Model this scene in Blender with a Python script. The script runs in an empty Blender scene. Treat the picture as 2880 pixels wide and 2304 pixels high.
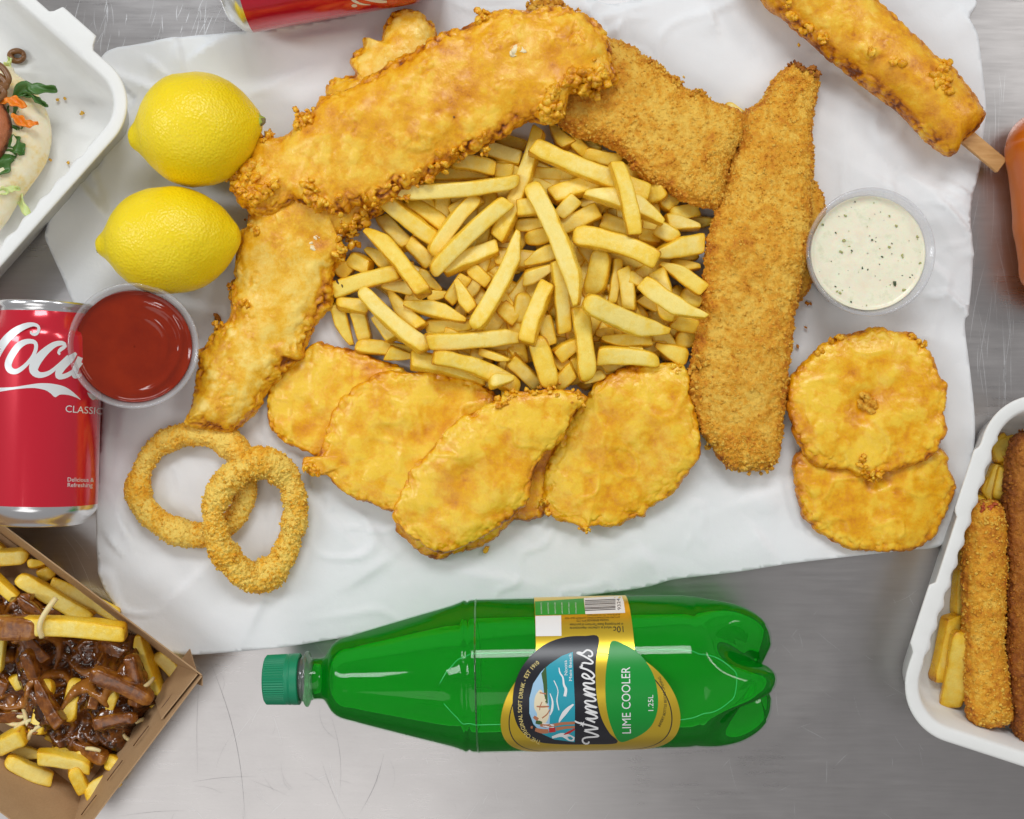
import bpy, bmesh, math, random
import numpy as np
from mathutils import Vector, Matrix, geometry

random.seed(7)
RNG = np.random.default_rng(7)
scene = bpy.context.scene
COL = scene.collection

# ------------------------------------------------------------------ camera
CAM_H = 800.0          # mm above the bench
PXMM = 4.5             # photograph pixels per mm at bench height
cam_d = bpy.data.cameras.new("camera")
cam = bpy.data.objects.new("camera", cam_d)
COL.objects.link(cam)
cam.location = (0, 0, CAM_H / 1000)
cam_d.sensor_width = 36
cam_d.lens = 45
cam_d.clip_start = 0.01
cam_d.clip_end = 20
scene.camera = cam

# ------------------------------------------------------------------ world: dim even room light
world = bpy.data.worlds.new("World")
scene.world = world
world.use_nodes = True
wb = world.node_tree.nodes["Background"]
wb.inputs[0].default_value = (0.425, 0.418, 0.418, 1)
wb.inputs[1].default_value = 0.70

# ------------------------------------------------------------------ kitchen light panels
def area(name, loc, size, power, color, target=(0, 0, 0)):
    d = bpy.data.lights.new(name, 'AREA')
    d.shape = 'RECTANGLE'
    d.size, d.size_y = size
    d.energy = power
    d.color = color
    o = bpy.data.objects.new(name, d)
    COL.objects.link(o)
    o.location = loc
    o.rotation_euler = (Vector(target) - Vector(loc)).to_track_quat('-Z', 'Y').to_euler()
    return o
area("ceiling_light_back", (0.0, 1.25, 1.60), (0.9, 0.42), 14.5, (0.95, 0.98, 1.0))
area("ceiling_light_front", (-0.48, -0.80, 1.60), (1.1, 0.95), 3.7, (1.0, 0.985, 0.96))
area("ceiling_light_side", (-1.35, 0.30, 1.15), (0.25, 0.8), 7.5, (0.93, 0.97, 1.0))
area("ceiling_light_far", (1.35, 0.85, 1.45), (0.8, 0.25), 6.0, (1.0, 0.98, 0.95))

# ------------------------------------------------------------------ colour management, sampling
scene.view_settings.view_transform = 'Standard'
scene.view_settings.look = 'None'
scene.view_settings.gamma = 1
scene.view_settings.exposure = 0.1
scene.view_settings.use_curve_mapping = False
scene.render.engine = 'CYCLES'
scene.cycles.use_denoising = True
scene.cycles.max_bounces = 7
scene.cycles.diffuse_bounces = 3
scene.cycles.glossy_bounces = 3
scene.cycles.use_adaptive_sampling = True
scene.cycles.adaptive_threshold = 0.025
scene.cycles.transparent_max_bounces = 16
scene.cycles.transmission_bounces = 8
scene.cycles.volume_bounces = 2
scene.cycles.sample_clamp_indirect = 6

# ------------------------------------------------------------------ numeric helpers
def P(px, py, z=0.0):
    """point at height z (mm) that stands where the photograph shows it"""
    k = (CAM_H - z) / CAM_H / PXMM
    return np.array([(px - 1440) * k, -(py - 1152) * k, z])

def P2(pts, z):
    return np.array([P(x, y, z)[:2] for x, y in pts])

def hash3(i, j, k, seed):
    h = (i.astype(np.int64) * 374761393 + j.astype(np.int64) * 668265263 + k.astype(np.int64) * 2147483647 + seed * 974634777) & 0xffffffff
    h = ((h ^ (h >> 13)) * 1274126177) & 0xffffffff
    h = ((h ^ (h >> 16)) * 2246822519) & 0xffffffff
    h = h ^ (h >> 15)
    return (h & 0xffffff) / float(0xffffff)

def vnoise(Pt, seed=0):
    f = np.floor(Pt)
    t = Pt - f
    t = t * t * t * (t * (t * 6 - 15) + 10)
    i, j, k = f[:, 0], f[:, 1], f[:, 2]
    r = 0
    for a in (0, 1):
        wa = t[:, 0] if a else 1 - t[:, 0]
        for b in (0, 1):
            wb_ = t[:, 1] if b else 1 - t[:, 1]
            for c in (0, 1):
                wc = t[:, 2] if c else 1 - t[:, 2]
                r = r + wa * wb_ * wc * hash3(i + a, j + b, k + c, seed)
    return r * 2 - 1

def fbm(Pt, oct=3, seed=0):
    r, a, s = 0, 1.0, 0
    for o in range(oct):
        r = r + a * vnoise(Pt * (2.03 ** o) + o * 17.3, seed + o)
        s += a
        a *= 0.5
    return r / s

def worley(Pt, seed=0):
    f = np.floor(Pt)
    best = np.full(len(Pt), 9.0)
    for a in (-1, 0, 1):
        for b in (-1, 0, 1):
            for c in (-1, 0, 1):
                i, j, k = f[:, 0] + a, f[:, 1] + b, f[:, 2] + c
                dx = i + hash3(i, j, k, seed) - Pt[:, 0]
                dy = j + hash3(i, j, k, seed + 11) - Pt[:, 1]
                dz = k + hash3(i, j, k, seed + 23) - Pt[:, 2]
                best = np.minimum(best, dx * dx + dy * dy + dz * dz)
    return np.sqrt(best)

def dome(F1, w=0.72):
    """round blister from a cell distance"""
    return np.sqrt(np.clip(1 - (F1 / w) ** 2, 0, 1))

def smooth01(x, a, b):
    t = np.clip((x - a) / (b - a), 0, 1)
    return t * t * (3 - 2 * t)

def catmull(pts, n, closed=False):
    """resample a polyline of any dimension to n points, smooth"""
    p = np.asarray(pts, float)
    if closed:
        q = np.vstack([p[-1], p, p[0], p[1]])
    else:
        q = np.vstack([2 * p[0] - p[1], p, 2 * p[-1] - p[-2]])
    out = []
    seg = len(q) - 3
    for s in range(seg):
        a, b, c, d = q[s], q[s + 1], q[s + 2], q[s + 3]
        for t in np.linspace(0, 1, 12, endpoint=False):
            out.append(0.5 * (2 * b + (c - a) * t + (2 * a - 5 * b + 4 * c - d) * t * t + (3 * b - a - 3 * c + d) * t ** 3))
    if not closed:
        out.append(p[-1])
    out = np.array(out)
    if closed:
        out = np.vstack([out, out[0]])
    L = np.concatenate([[0], np.cumsum(np.linalg.norm(np.diff(out[:, :2], axis=0), axis=1))])
    u = np.linspace(0, L[-1], n, endpoint=not closed)
    return np.stack([np.interp(u, L, out[:, k]) for k in range(out.shape[1])], 1)

ORD = ['leftmost ', 'second-from-left '] + [w + '-from-left ' for w in 'third fourth fifth sixth seventh eighth ninth tenth eleventh twelfth thirteenth fourteenth'.split()]

# ------------------------------------------------------------------ object helpers
def mesh_obj(name, verts, faces, mat=None, parent=None, origin=(0, 0, 0), smooth=True, attrs=None):
    """verts in world mm; origin in world mm; a part's verts are given in world mm too"""
    v = (np.asarray(verts, float) - np.asarray(origin, float)) / 1000.0
    me = bpy.data.meshes.new(name)
    if isinstance(faces, np.ndarray):
        faces = faces.tolist()
    me.from_pydata(v.tolist(), [], faces)
    if smooth:
        me.polygons.foreach_set("use_smooth", [True] * len(me.polygons))
    if attrs:
        for k, a in attrs.items():
            at = me.attributes.new(k, 'FLOAT', 'POINT')
            at.data.foreach_set("value", np.asarray(a, np.float32))
    me.update()
    o = bpy.data.objects.new(name, me)
    COL.objects.link(o)
    if mat:
        me.materials.append(mat)
    if parent is not None:
        o.parent = parent
    else:
        o.location = np.asarray(origin, float) / 1000.0
    return o

def tag(o, label=None, cat=None, group=None, kind=None):
    if label: o["label"] = label
    if cat: o["category"] = cat
    if group: o["group"] = group
    if kind: o["kind"] = kind
    return o

def empty(name, origin, label=None, cat=None, group=None):
    o = bpy.data.objects.new(name, None)
    o.empty_display_size = 0.02
    COL.objects.link(o)
    o.location = np.asarray(origin, float) / 1000.0
    return tag(o, label, cat, group)

def org(o):
    return np.array(o.location) * 1000.0

def loft_faces(nr, nc, closed=True, off=0):
    i = np.arange(nr - 1)[:, None]
    j = np.arange(nc if closed else nc - 1)[None, :]
    j2 = (j + 1) % nc
    f = np.stack([i * nc + j, i * nc + j2, (i + 1) * nc + j2, (i + 1) * nc + j], -1).reshape(-1, 4)
    return f + off

def frame_for(axis):
    d = np.asarray(axis, float)
    d = d / np.linalg.norm(d)
    side = np.cross([0, 0, 1.0], d)
    if np.linalg.norm(side) < 1e-6:
        side = np.array([1.0, 0, 0])
    side /= np.linalg.norm(side)
    return d, side, np.cross(d, side)

def revolve(base, axis, prof, n=64):
    """prof: list of (distance along axis, radius)"""
    d, s, u = frame_for(axis)
    th = np.linspace(0, 2 * math.pi, n, endpoint=False)
    V = []
    for h, r in prof:
        V.append(np.asarray(base) + d * h + r * (np.cos(th)[:, None] * s + np.sin(th)[:, None] * u))
    return np.vstack(V), loft_faces(len(prof), n)

def tube(path, rad, n=8, flat=1.0, up=(0, 0, 1)):
    path = np.asarray(path, float)
    m = len(path)
    rad = np.broadcast_to(rad, (m,))
    t = np.gradient(path, axis=0)
    t /= np.linalg.norm(t, axis=1)[:, None] + 1e-9
    s = np.cross(np.asarray(up, float), t)
    s /= np.linalg.norm(s, axis=1)[:, None] + 1e-9
    u = np.cross(t, s)
    th = np.linspace(0, 2 * math.pi, n, endpoint=False)
    V = path[:, None, :] + rad[:, None, None] * (np.cos(th)[None, :, None] * s[:, None, :] + flat * np.sin(th)[None, :, None] * u[:, None, :])
    V = V.reshape(-1, 3)
    F = loft_faces(m, n).tolist()
    F.append(list(range(n))[::-1])
    F.append(list(range((m - 1) * n, m * n)))
    return V, F

class Mix:
    """collects several small shapes into one mesh"""
    def __init__(self):
        self.v, self.f, self.n = [], [], 0
    def add(self, V, F):
        V = np.asarray(V, float)
        self.v.append(V)
        for f in (F.tolist() if isinstance(F, np.ndarray) else F):
            self.f.append([k + self.n for k in f])
        self.n += len(V)
    def obj(self, name, mat, parent=None, origin=(0, 0, 0), smooth=True):
        return mesh_obj(name, np.vstack(self.v), self.f, mat, parent, origin, smooth)

def lump(c, r, seed=0, flat=0.8, n=7, m=10):
    th = np.linspace(0, math.pi, n)
    ph = np.linspace(0, 2 * math.pi, m, endpoint=False)
    V = np.array([[math.sin(a) * math.cos(b), math.sin(a) * math.sin(b), math.cos(a) * flat] for a in th for b in ph])
    k = 1 + 0.55 * vnoise(V * 1.5 + seed * 3.1, seed) + 0.35 * vnoise(V * 3.4 + seed * 1.7, seed + 1)
    V = V * np.array([1.0, 0.55 + 0.45 * ((seed * 37) % 10) / 10, 1.0]) @ np.array(Matrix.Rotation(seed * 1.3, 3, (0.3, 0.4, 1)))
    return np.asarray(c) + V * (r * k)[:, None], loft_faces(n, m)

# ------------------------------------------------------------------ materials
def new_mat(name):
    m = bpy.data.materials.new(name)
    m.use_nodes = True
    nt = m.node_tree
    return m, nt, nt.nodes["Principled BSDF"]

def setp(b, **kw):
    names = dict(color="Base Color", rough="Roughness", metal="Metallic", spec="Specular IOR Level", coat="Coat Weight",
                 coat_rough="Coat Roughness", trans="Transmission Weight", ior="IOR", sss="Subsurface Weight", sss_scale="Subsurface Scale", sss_rad="Subsurface Radius")
    for k, v in kw.items():
        if k == "color" and len(v) == 3:
            v = (*v, 1)
        b.inputs[names[k]].default_value = v

def N(nt, typ, **kw):
    n = nt.nodes.new(typ)
    for k, v in kw.items():
        if k in n.inputs:
            n.inputs[k].default_value = v
        else:
            setattr(n, k, v)
    return n

def obj_coord(nt, scale=(1, 1, 1), rot=(0, 0, 0)):
    tc = N(nt, "ShaderNodeTexCoord")
    mp = N(nt, "ShaderNodeMapping")
    mp.inputs["Scale"].default_value = scale
    mp.inputs["Rotation"].default_value = rot
    nt.links.new(tc.outputs["Object"], mp.inputs[0])
    return mp.outputs[0]

def noise(nt, co, scale, detail=4, rough=0.6, dist=0.0):
    n = N(nt, "ShaderNodeTexNoise")
    n.inputs["Scale"].default_value = scale
    n.inputs["Detail"].default_value = detail
    n.inputs["Roughness"].default_value = rough
    n.inputs["Distortion"].default_value = dist
    nt.links.new(co, n.inputs["Vector"])
    return n.outputs["Fac"]

def ramp(nt, fac, stops):
    r = N(nt, "ShaderNodeValToRGB")
    el = r.color_ramp.elements
    while len(el) < len(stops):
        el.new(0.5)
    for e, (p, c) in zip(el, stops):
        e.position = p
        e.color = (*c, 1) if len(c) == 3 else c
    nt.links.new(fac, r.inputs[0])
    return r.outputs[0]

def math_n(nt, op, a, b=None, clamp=False):
    n = N(nt, "ShaderNodeMath", operation=op)
    n.use_clamp = clamp
    for k, x in enumerate((a, b)):
        if x is None:
            continue
        if isinstance(x, (int, float)):
            n.inputs[k].default_value = x
        else:
            nt.links.new(x, n.inputs[k])
    return n.outputs[0]

def bump(nt, b, h, dist, strength=1.0):
    n = N(nt, "ShaderNodeBump")
    n.inputs["Distance"].default_value = dist
    n.inputs["Strength"].default_value = strength
    nt.links.new(h, n.inputs["Height"])
    nt.links.new(n.outputs[0], b.inputs["Normal"])
    return n

def plain(name, color, rough=0.5, **kw):
    m, nt, b = new_mat(name)
    setp(b, color=color, rough=rough, **kw)
    return m

def fried(name, pale, mid, amber, dark, burnt, mott=1.0, fine=900, rough=(0.32, 0.55), spec=0.45, bump_d=0.0010, sss=0.0, grain=0.35, coat=0.0):
    """fried crust: 'toast' attribute (browning, with shade painted darker into the hollows) + mottling"""
    m, nt, b = new_mat(name)
    co = obj_coord(nt)
    at = N(nt, "ShaderNodeAttribute", attribute_name="toast").outputs["Fac"]
    n1 = noise(nt, co, 70, 4, 0.6, 0.4)
    n2 = noise(nt, co, 260, 5, 0.65)
    n3 = noise(nt, co, fine, 3, 0.7)
    f = math_n(nt, 'ADD', at, math_n(nt, 'MULTIPLY', math_n(nt, 'SUBTRACT', n1, 0.5), 1.25 * mott))
    f = math_n(nt, 'ADD', f, math_n(nt, 'MULTIPLY', math_n(nt, 'SUBTRACT', n2, 0.5), 1.15 * mott))
    f = math_n(nt, 'ADD', f, math_n(nt, 'MULTIPLY', math_n(nt, 'SUBTRACT', n3, 0.5), 0.75 * mott), True)
    c = ramp(nt, f, [(0.0, pale), (0.30, mid), (0.58, amber), (0.82, dark), (1.0, burnt)])
    nt.links.new(c, b.inputs["Base Color"])
    rr = ramp(nt, n2, [(0.3, (rough[0],) * 3), (0.7, (rough[1],) * 3)])
    nt.links.new(rr, b.inputs["Roughness"])
    h = math_n(nt, 'ADD', n2, math_n(nt, 'MULTIPLY', n3, grain))
    bump(nt, b, h, bump_d, 0.9)
    setp(b, coat=coat, coat_rough=0.13)
    setp(b, spec=spec, sss=sss, sss_scale=0.0015, sss_rad=(1.0, 0.5, 0.15))
    return m

M = {}
M['batter'] = fried("batter", (0.95, 0.60, 0.060), (0.87, 0.42, 0.008), (0.72, 0.275, 0.004), (0.46, 0.13, 0.003), (0.20, 0.045, 0.002), fine=900, mott=0.6, rough=(0.2, 0.42), bump_d=0.0006, grain=0.25, coat=0.08)
M['batter_pale'] = fried("batter_pale", (0.97, 0.69, 0.15), (0.90, 0.49, 0.018), (0.75, 0.31, 0.006), (0.50, 0.155, 0.003), (0.24, 0.055, 0.002), fine=900, mott=0.6, rough=(0.2, 0.42), bump_d=0.0006, grain=0.25, coat=0.08)
M['cake'] = fried("potato_cake_batter", (0.96, 0.61, 0.045), (0.88, 0.425, 0.005), (0.74, 0.28, 0.003), (0.50, 0.15, 0.003), (0.30, 0.075, 0.003), mott=0.62, fine=900, rough=(0.17, 0.38), bump_d=0.0005, grain=0.3, coat=0.15)
M['crumb'] = fried("crumb_coating", (0.96, 0.59, 0.085), (0.86, 0.41, 0.022), (0.73, 0.275, 0.010), (0.52, 0.15, 0.005), (0.27, 0.065, 0.003), mott=0.95, fine=1500, rough=(0.35, 0.6), bump_d=0.0012, grain=0.7)
M['crumb_dark'] = fried("dark_crumb_coating", (0.55, 0.21, 0.022), (0.42, 0.135, 0.010), (0.31, 0.085, 0.006), (0.20, 0.05, 0.004), (0.10, 0.025, 0.003), mott=0.9, fine=1500, rough=(0.35, 0.6), bump_d=0.0012, grain=0.7)
M['ring'] = fried("onion_ring_crumb", (0.99, 0.69, 0.13), (0.95, 0.50, 0.028), (0.85, 0.36, 0.012), (0.62, 0.21, 0.006), (0.38, 0.11, 0.004), mott=0.85, fine=1400, rough=(0.35, 0.6), bump_d=0.0010, grain=0.6)
M['fry'] = fried("fried_potato", (0.99, 0.79, 0.225), (0.98, 0.665, 0.065), (0.92, 0.54, 0.020), (0.74, 0.34, 0.008), (0.42, 0.15, 0.004), mott=0.55, fine=1600, rough=(0.2, 0.4), bump_d=0.0006, grain=0.4, coat=0.08)
M['fry_dark'] = fried("golden_fried_potato", (0.97, 0.74, 0.14), (0.94, 0.60, 0.035), (0.84, 0.43, 0.011), (0.62, 0.25, 0.006), (0.38, 0.13, 0.004), mott=0.55, fine=1600, rough=(0.2, 0.4), bump_d=0.0006, grain=0.4, coat=0.08)
# ---- steel
def steel():
    m, nt, b = new_mat("brushed_steel")
    co = obj_coord(nt, (1, 1, 1))
    cs = obj_coord(nt, (26, 420, 1), (0, 0, 1.52))
    cs2 = obj_coord(nt, (30, 260, 1), (0, 0, 0.75))
    big = noise(nt, co, 7, 3)
    br = noise(nt, cs, 1.0, 3, 0.7)
    br2 = noise(nt, cs2, 1.0, 2, 0.7)
    blot = noise(nt, co, 22, 2, 0.5, 0.6)
    c = ramp(nt, math_n(nt, 'ADD', math_n(nt, 'MULTIPLY', br, 0.6), math_n(nt, 'MULTIPLY', blot, 0.4)), [(0.3, (0.47, 0.453, 0.45)), (0.7, (0.54, 0.52, 0.517))])
    nt.links.new(c, b.inputs["Base Color"])
    r = math_n(nt, 'ADD', math_n(nt, 'MULTIPLY', br, 0.14), math_n(nt, 'MULTIPLY', blot, 0.12))
    r = math_n(nt, 'ADD', r, math_n(nt, 'MULTIPLY', big, 0.16))
    r = math_n(nt, 'ADD', r, 0.10)
    nt.links.new(r, b.inputs["Roughness"])
    bump(nt, b, math_n(nt, 'ADD', br, math_n(nt, 'MULTIPLY', br2, 0.6)), 0.00002, 0.3)
    setp(b, metal=1.0)
    return m
M['steel'] = steel()
M['scratch_light'] = plain("pale_scratch", (0.78, 0.79, 0.80), 0.45, metal=0.9)
M['scratch_dark'] = plain("dark_scratch", (0.30, 0.29, 0.30), 0.5, metal=0.6)

def paper_mat():
    m, nt, b = new_mat("white_paper")
    co = obj_coord(nt)
    f = noise(nt, co, 9, 4)
    c = ramp(nt, f, [(0.3, (0.80, 0.815, 0.83)), (0.7, (0.84, 0.85, 0.86))])
    nt.links.new(c, b.inputs["Base Color"])
    bump(nt, b, math_n(nt, 'ADD', noise(nt, co, 60, 5, 0.6), math_n(nt, 'MULTIPLY', noise(nt, co, 700, 3), 0.15)), 0.0009, 0.35)
    setp(b, rough=0.55, spec=0.3)
    return m
M['paper'] = paper_mat()

def pulp():
    m, nt, b = new_mat("white_pulp")
    co = obj_coord(nt)
    c = ramp(nt, noise(nt, co, 30, 4), [(0.3, (0.80, 0.80, 0.775)), (0.7, (0.85, 0.85, 0.83))])
    nt.links.new(c, b.inputs["Base Color"])
    bump(nt, b, noise(nt, co, 900, 4), 0.0003, 0.3)
    setp(b, rough=0.6, spec=0.3)
    return m
M['pulp'] = pulp()

def kraft():
    m, nt, b = new_mat("kraft_card")
    co = obj_coord(nt)
    f = math_n(nt, 'ADD', math_n(nt, 'MULTIPLY', noise(nt, co, 40, 4), 0.5), math_n(nt, 'MULTIPLY', noise(nt, co, 900, 4, 0.8), 0.5))
    c = ramp(nt, f, [(0.3, (0.36, 0.215, 0.105)), (0.7, (0.49, 0.315, 0.17))])
    nt.links.new(c, b.inputs["Base Color"])
    bump(nt, b, f, 0.0002, 0.4)
    setp(b, rough=0.65, spec=0.3)
    return m
M['kraft'] = kraft()
M['kraft_edge'] = plain("kraft_edge", (0.40, 0.26, 0.14), 0.8)
M['grease'] = plain("grease_stain", (0.12, 0.055, 0.02), 0.35)

def lemon_mat():
    m, nt, b = new_mat("lemon_peel")
    co = obj_coord(nt)
    v = N(nt, "ShaderNodeTexVoronoi")
    v.inputs["Scale"].default_value = 620
    nt.links.new(co, v.inputs["Vector"])
    c = ramp(nt, noise(nt, co, 28, 3), [(0.25, (0.92, 0.66, 0.003)), (0.7, (0.97, 0.75, 0.010))])
    nt.links.new(c, b.inputs["Base Color"])
    h = math_n(nt, 'ADD', math_n(nt, 'MULTIPLY', v.outputs["Distance"], 1.0), math_n(nt, 'MULTIPLY', noise(nt, co, 260, 3), 0.8))
    bump(nt, b, h, 0.0006, 0.55)
    setp(b, rough=0.34, spec=0.5, sss=0.1, sss_scale=0.004, sss_rad=(1, 0.7, 0.1))
    return m
M['lemon'] = lemon_mat()
M['lemon_stem'] = plain("lemon_stem_green", (0.45, 0.55, 0.08), 0.5)
M['lemon_scar'] = plain("lemon_scar_brown", (0.22, 0.17, 0.06), 0.7)

M['can_red'] = plain("red_can_print", (0.62, 0.003, 0.024), 0.2, metal=0.25, coat=0.8, coat_rough=0.06)
M['aluminium'] = plain("bare_aluminium", (0.80, 0.80, 0.81), 0.22, metal=1.0)
M['can_white'] = plain("silver_white_print", (0.74, 0.76, 0.76), 0.32, metal=0.15, coat=0.4)

def facing_mix(nt, lo, hi, power=4.0):
    lw = N(nt, "ShaderNodeLayerWeight"); lw.inputs[0].default_value = 0.5
    f = math_n(nt, 'POWER', lw.outputs["Facing"], power)
    return math_n(nt, 'ADD', math_n(nt, 'MULTIPLY', f, hi - lo), lo)
def thin_plastic(name, tint, gloss_rough=0.06, haze=0.08, hi=0.55, lo=0.05):
    m, nt, b = new_mat(name)
    out = nt.nodes["Material Output"]
    tr = N(nt, "ShaderNodeBsdfTransparent"); tr.inputs[0].default_value = (*tint, 1)
    df = N(nt, "ShaderNodeBsdfDiffuse"); df.inputs[0].default_value = (0.88, 0.88, 0.90, 1)
    gl = N(nt, "ShaderNodeBsdfGlossy"); gl.inputs["Roughness"].default_value = gloss_rough
    m1 = N(nt, "ShaderNodeMixShader"); m1.inputs[0].default_value = haze
    nt.links.new(tr.outputs[0], m1.inputs[1]); nt.links.new(df.outputs[0], m1.inputs[2])
    m2 = N(nt, "ShaderNodeMixShader")
    nt.links.new(facing_mix(nt, lo, hi), m2.inputs[0]); nt.links.new(m1.outputs[0], m2.inputs[1]); nt.links.new(gl.outputs[0], m2.inputs[2])
    nt.links.new(m2.outputs[0], out.inputs[0])
    nt.nodes.remove(b)
    return m
M['clear_plastic'] = thin_plastic("clear_plastic", (0.95, 0.95, 0.96), 0.08, 0.16, 0.5)
M['bottle_plastic'] = thin_plastic("bottle_plastic", (0.90, 0.985, 0.92), 0.04, 0.0, 0.30, 0.03)
M['neck_plastic'] = thin_plastic("green_neck_plastic", (0.30, 0.66, 0.36), 0.05, 0.12, 0.5, 0.08)

def lime_liquid():
    m, nt, b = new_mat("green_soft_drink")
    out = nt.nodes["Material Output"]
    tr = N(nt, "ShaderNodeBsdfTransparent"); tr.inputs[0].default_value = (0.36, 1.0, 0.38, 1)
    rf = N(nt, "ShaderNodeBsdfRefraction"); rf.inputs[0].default_value = (0.36, 1.0, 0.38, 1); rf.inputs["IOR"].default_value = 1.33; rf.inputs["Roughness"].default_value = 0.02
    m1 = N(nt, "ShaderNodeMixShader"); m1.inputs[0].default_value = 0.85
    nt.links.new(tr.outputs[0], m1.inputs[1]); nt.links.new(rf.outputs[0], m1.inputs[2])
    df = N(nt, "ShaderNodeBsdfDiffuse"); df.inputs[0].default_value = (0.0, 0.85, 0.03, 1)
    m3 = N(nt, "ShaderNodeMixShader"); m3.inputs[0].default_value = 0.19
    nt.links.new(m1.outputs[0], m3.inputs[1]); nt.links.new(df.outputs[0], m3.inputs[2])
    nt.links.new(m3.outputs[0], out.inputs[0])
    va = N(nt, "ShaderNodeVolumeAbsorption"); va.inputs[0].default_value = (0.0, 0.985, 0.03, 1); va.inputs["Density"].default_value = 9
    vs = N(nt, "ShaderNodeVolumeScatter"); vs.inputs[0].default_value = (0.0, 1.0, 0.06, 1); vs.inputs["Density"].default_value = 10; vs.inputs["Anisotropy"].default_value = 0.4
    ad = N(nt, "ShaderNodeAddShader")
    nt.links.new(va.outputs[0], ad.inputs[0]); nt.links.new(vs.outputs[0], ad.inputs[1])
    nt.links.new(ad.outputs[0], out.inputs["Volume"])
    nt.nodes.remove(b)
    return m
M['lime'] = lime_liquid()
M['cap'] = plain("green_cap", (0.0, 0.235, 0.105), 0.42)

def ketchup():
    m, nt, b = new_mat("tomato_sauce")
    co = obj_coord(nt)
    c = ramp(nt, noise(nt, co, 60, 4), [(0.3, (0.21, 0.012, 0.001)), (0.7, (0.27, 0.019, 0.0012))])
    nt.links.new(c, b.inputs["Base Color"])
    bump(nt, b, noise(nt, co, 45, 2), 0.0005, 0.5)
    setp(b, rough=0.09, spec=0.4, sss=0.0, sss_scale=0.003, sss_rad=(1, 0.2, 0.05))
    return m
M['ketchup'] = ketchup()

def tartare():
    m, nt, b = new_mat("tartare_sauce")
    co = obj_coord(nt)
    c = ramp(nt, noise(nt, co, 130, 5, 0.7), [(0.3, (0.76, 0.75, 0.53)), (0.45, (0.90, 0.86, 0.66)), (0.72, (0.90, 0.79, 0.60))])
    nt.links.new(c, b.inputs["Base Color"])
    bump(nt, b, noise(nt, co, 160, 4), 0.0004, 0.4)
    setp(b, rough=0.25, spec=0.5, sss=0.15, sss_scale=0.003)
    return m
M['tartare'] = tartare()
M['herb'] = plain("dark_herb", (0.06, 0.085, 0.035), 0.5)
M['herb_pale'] = plain("pickle_fleck", (0.42, 0.42, 0.16), 0.5)

def gravy_mat():
    m, nt, b = new_mat("brown_gravy")
    co = obj_coord(nt)
    at = N(nt, "ShaderNodeAttribute", attribute_name="toast").outputs["Fac"]
    f = math_n(nt, 'ADD', at, math_n(nt, 'MULTIPLY', math_n(nt, 'SUBTRACT', noise(nt, co, 90, 4), 0.5), 0.7), True)
    c = ramp(nt, f, [(0.0, (0.035, 0.009, 0.0015)), (0.4, (0.095, 0.025, 0.003)), (0.75, (0.20, 0.060, 0.006)), (1.0, (0.40, 0.15, 0.022))])
    nt.links.new(c, b.inputs["Base Color"])
    bump(nt, b, noise(nt, co, 160, 3), 0.0006, 0.4)
    setp(b, rough=0.09, spec=0.6, coat=0.4, coat_rough=0.04)
    return m
M['gravy'] = gravy_mat()
def gravied():
    m, nt, b = new_mat("gravy_coated_potato")
    co = obj_coord(nt)
    f = math_n(nt, 'ADD', math_n(nt, 'MULTIPLY', noise(nt, co, 60, 3), 0.55), math_n(nt, 'MULTIPLY', noise(nt, co, 210, 4, 0.7, 0.8), 0.5))
    c = ramp(nt, f, [(0.36, (0.06, 0.015, 0.002)), (0.50, (0.22, 0.064, 0.006)), (0.66, (0.44, 0.17, 0.02))])
    nt.links.new(c, b.inputs["Base Color"])
    bump(nt, b, f, 0.0009, 0.6)
    setp(b, rough=0.11, spec=0.55, coat=0.25, coat_rough=0.06)
    return m
M['gravied'] = gravied()
M['cheese'] = plain("pale_cheese", (0.84, 0.68, 0.34), 0.4, sss=0.15, sss_scale=0.003)

def bread_mat():
    m, nt, b = new_mat("soft_bread")
    co = obj_coord(nt)
    f = math_n(nt, 'ADD', math_n(nt, 'MULTIPLY', noise(nt, co, 45, 4), 0.7), math_n(nt, 'MULTIPLY', noise(nt, co, 300, 3), 0.3))
    c = ramp(nt, f, [(0.32, (0.86, 0.80, 0.64)), (0.52, (0.83, 0.72, 0.46)), (0.68, (0.78, 0.53, 0.09))])
    nt.links.new(c, b.inputs["Base Color"])
    bump(nt, b, noise(nt, co, 200, 4), 0.0008, 0.5)
    setp(b, rough=0.6, sss=0.15, sss_scale=0.004)
    return m
M['bread'] = bread_mat()
M['sausage'] = fried("grilled_sausage", (0.50, 0.17, 0.07), (0.42, 0.13, 0.05), (0.36, 0.10, 0.035), (0.22, 0.055, 0.02), (0.10, 0.03, 0.01), fine=400, rough=(0.25, 0.4))
M['onion'] = plain("browned_onion", (0.20, 0.085, 0.025), 0.3)
M['lettuce'] = plain("green_leaf", (0.055, 0.15, 0.022), 0.4, sss=0.1, sss_scale=0.002)
M['lettuce_pale'] = plain("pale_lettuce", (0.60, 0.70, 0.28), 0.45, sss=0.2, sss_scale=0.003)
M['carrot'] = plain("carrot_orange", (0.86, 0.24, 0.012), 0.4, sss=0.2, sss_scale=0.003)
M['flesh'] = plain("white_fish_flesh", (0.90, 0.76, 0.46), 0.3)

def bun_mat():
    m, nt, b = new_mat("glazed_bun")
    co = obj_coord(nt)
    at = N(nt, "ShaderNodeAttribute", attribute_name="toast").outputs["Fac"]
    f = math_n(nt, 'ADD', at, math_n(nt, 'MULTIPLY', math_n(nt, 'SUBTRACT', noise(nt, co, 120, 4), 0.5), 0.4), True)
    c = ramp(nt, f, [(0.0, (0.62, 0.15, 0.008)), (0.5, (0.55, 0.115, 0.006)), (1.0, (0.55, 0.17, 0.035))])
    nt.links.new(c, b.inputs["Base Color"])
    bump(nt, b, noise(nt, co, 350, 3), 0.0004, 0.3)
    setp(b, rough=0.3, spec=0.5)
    return m
M['bun'] = bun_mat()

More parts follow.
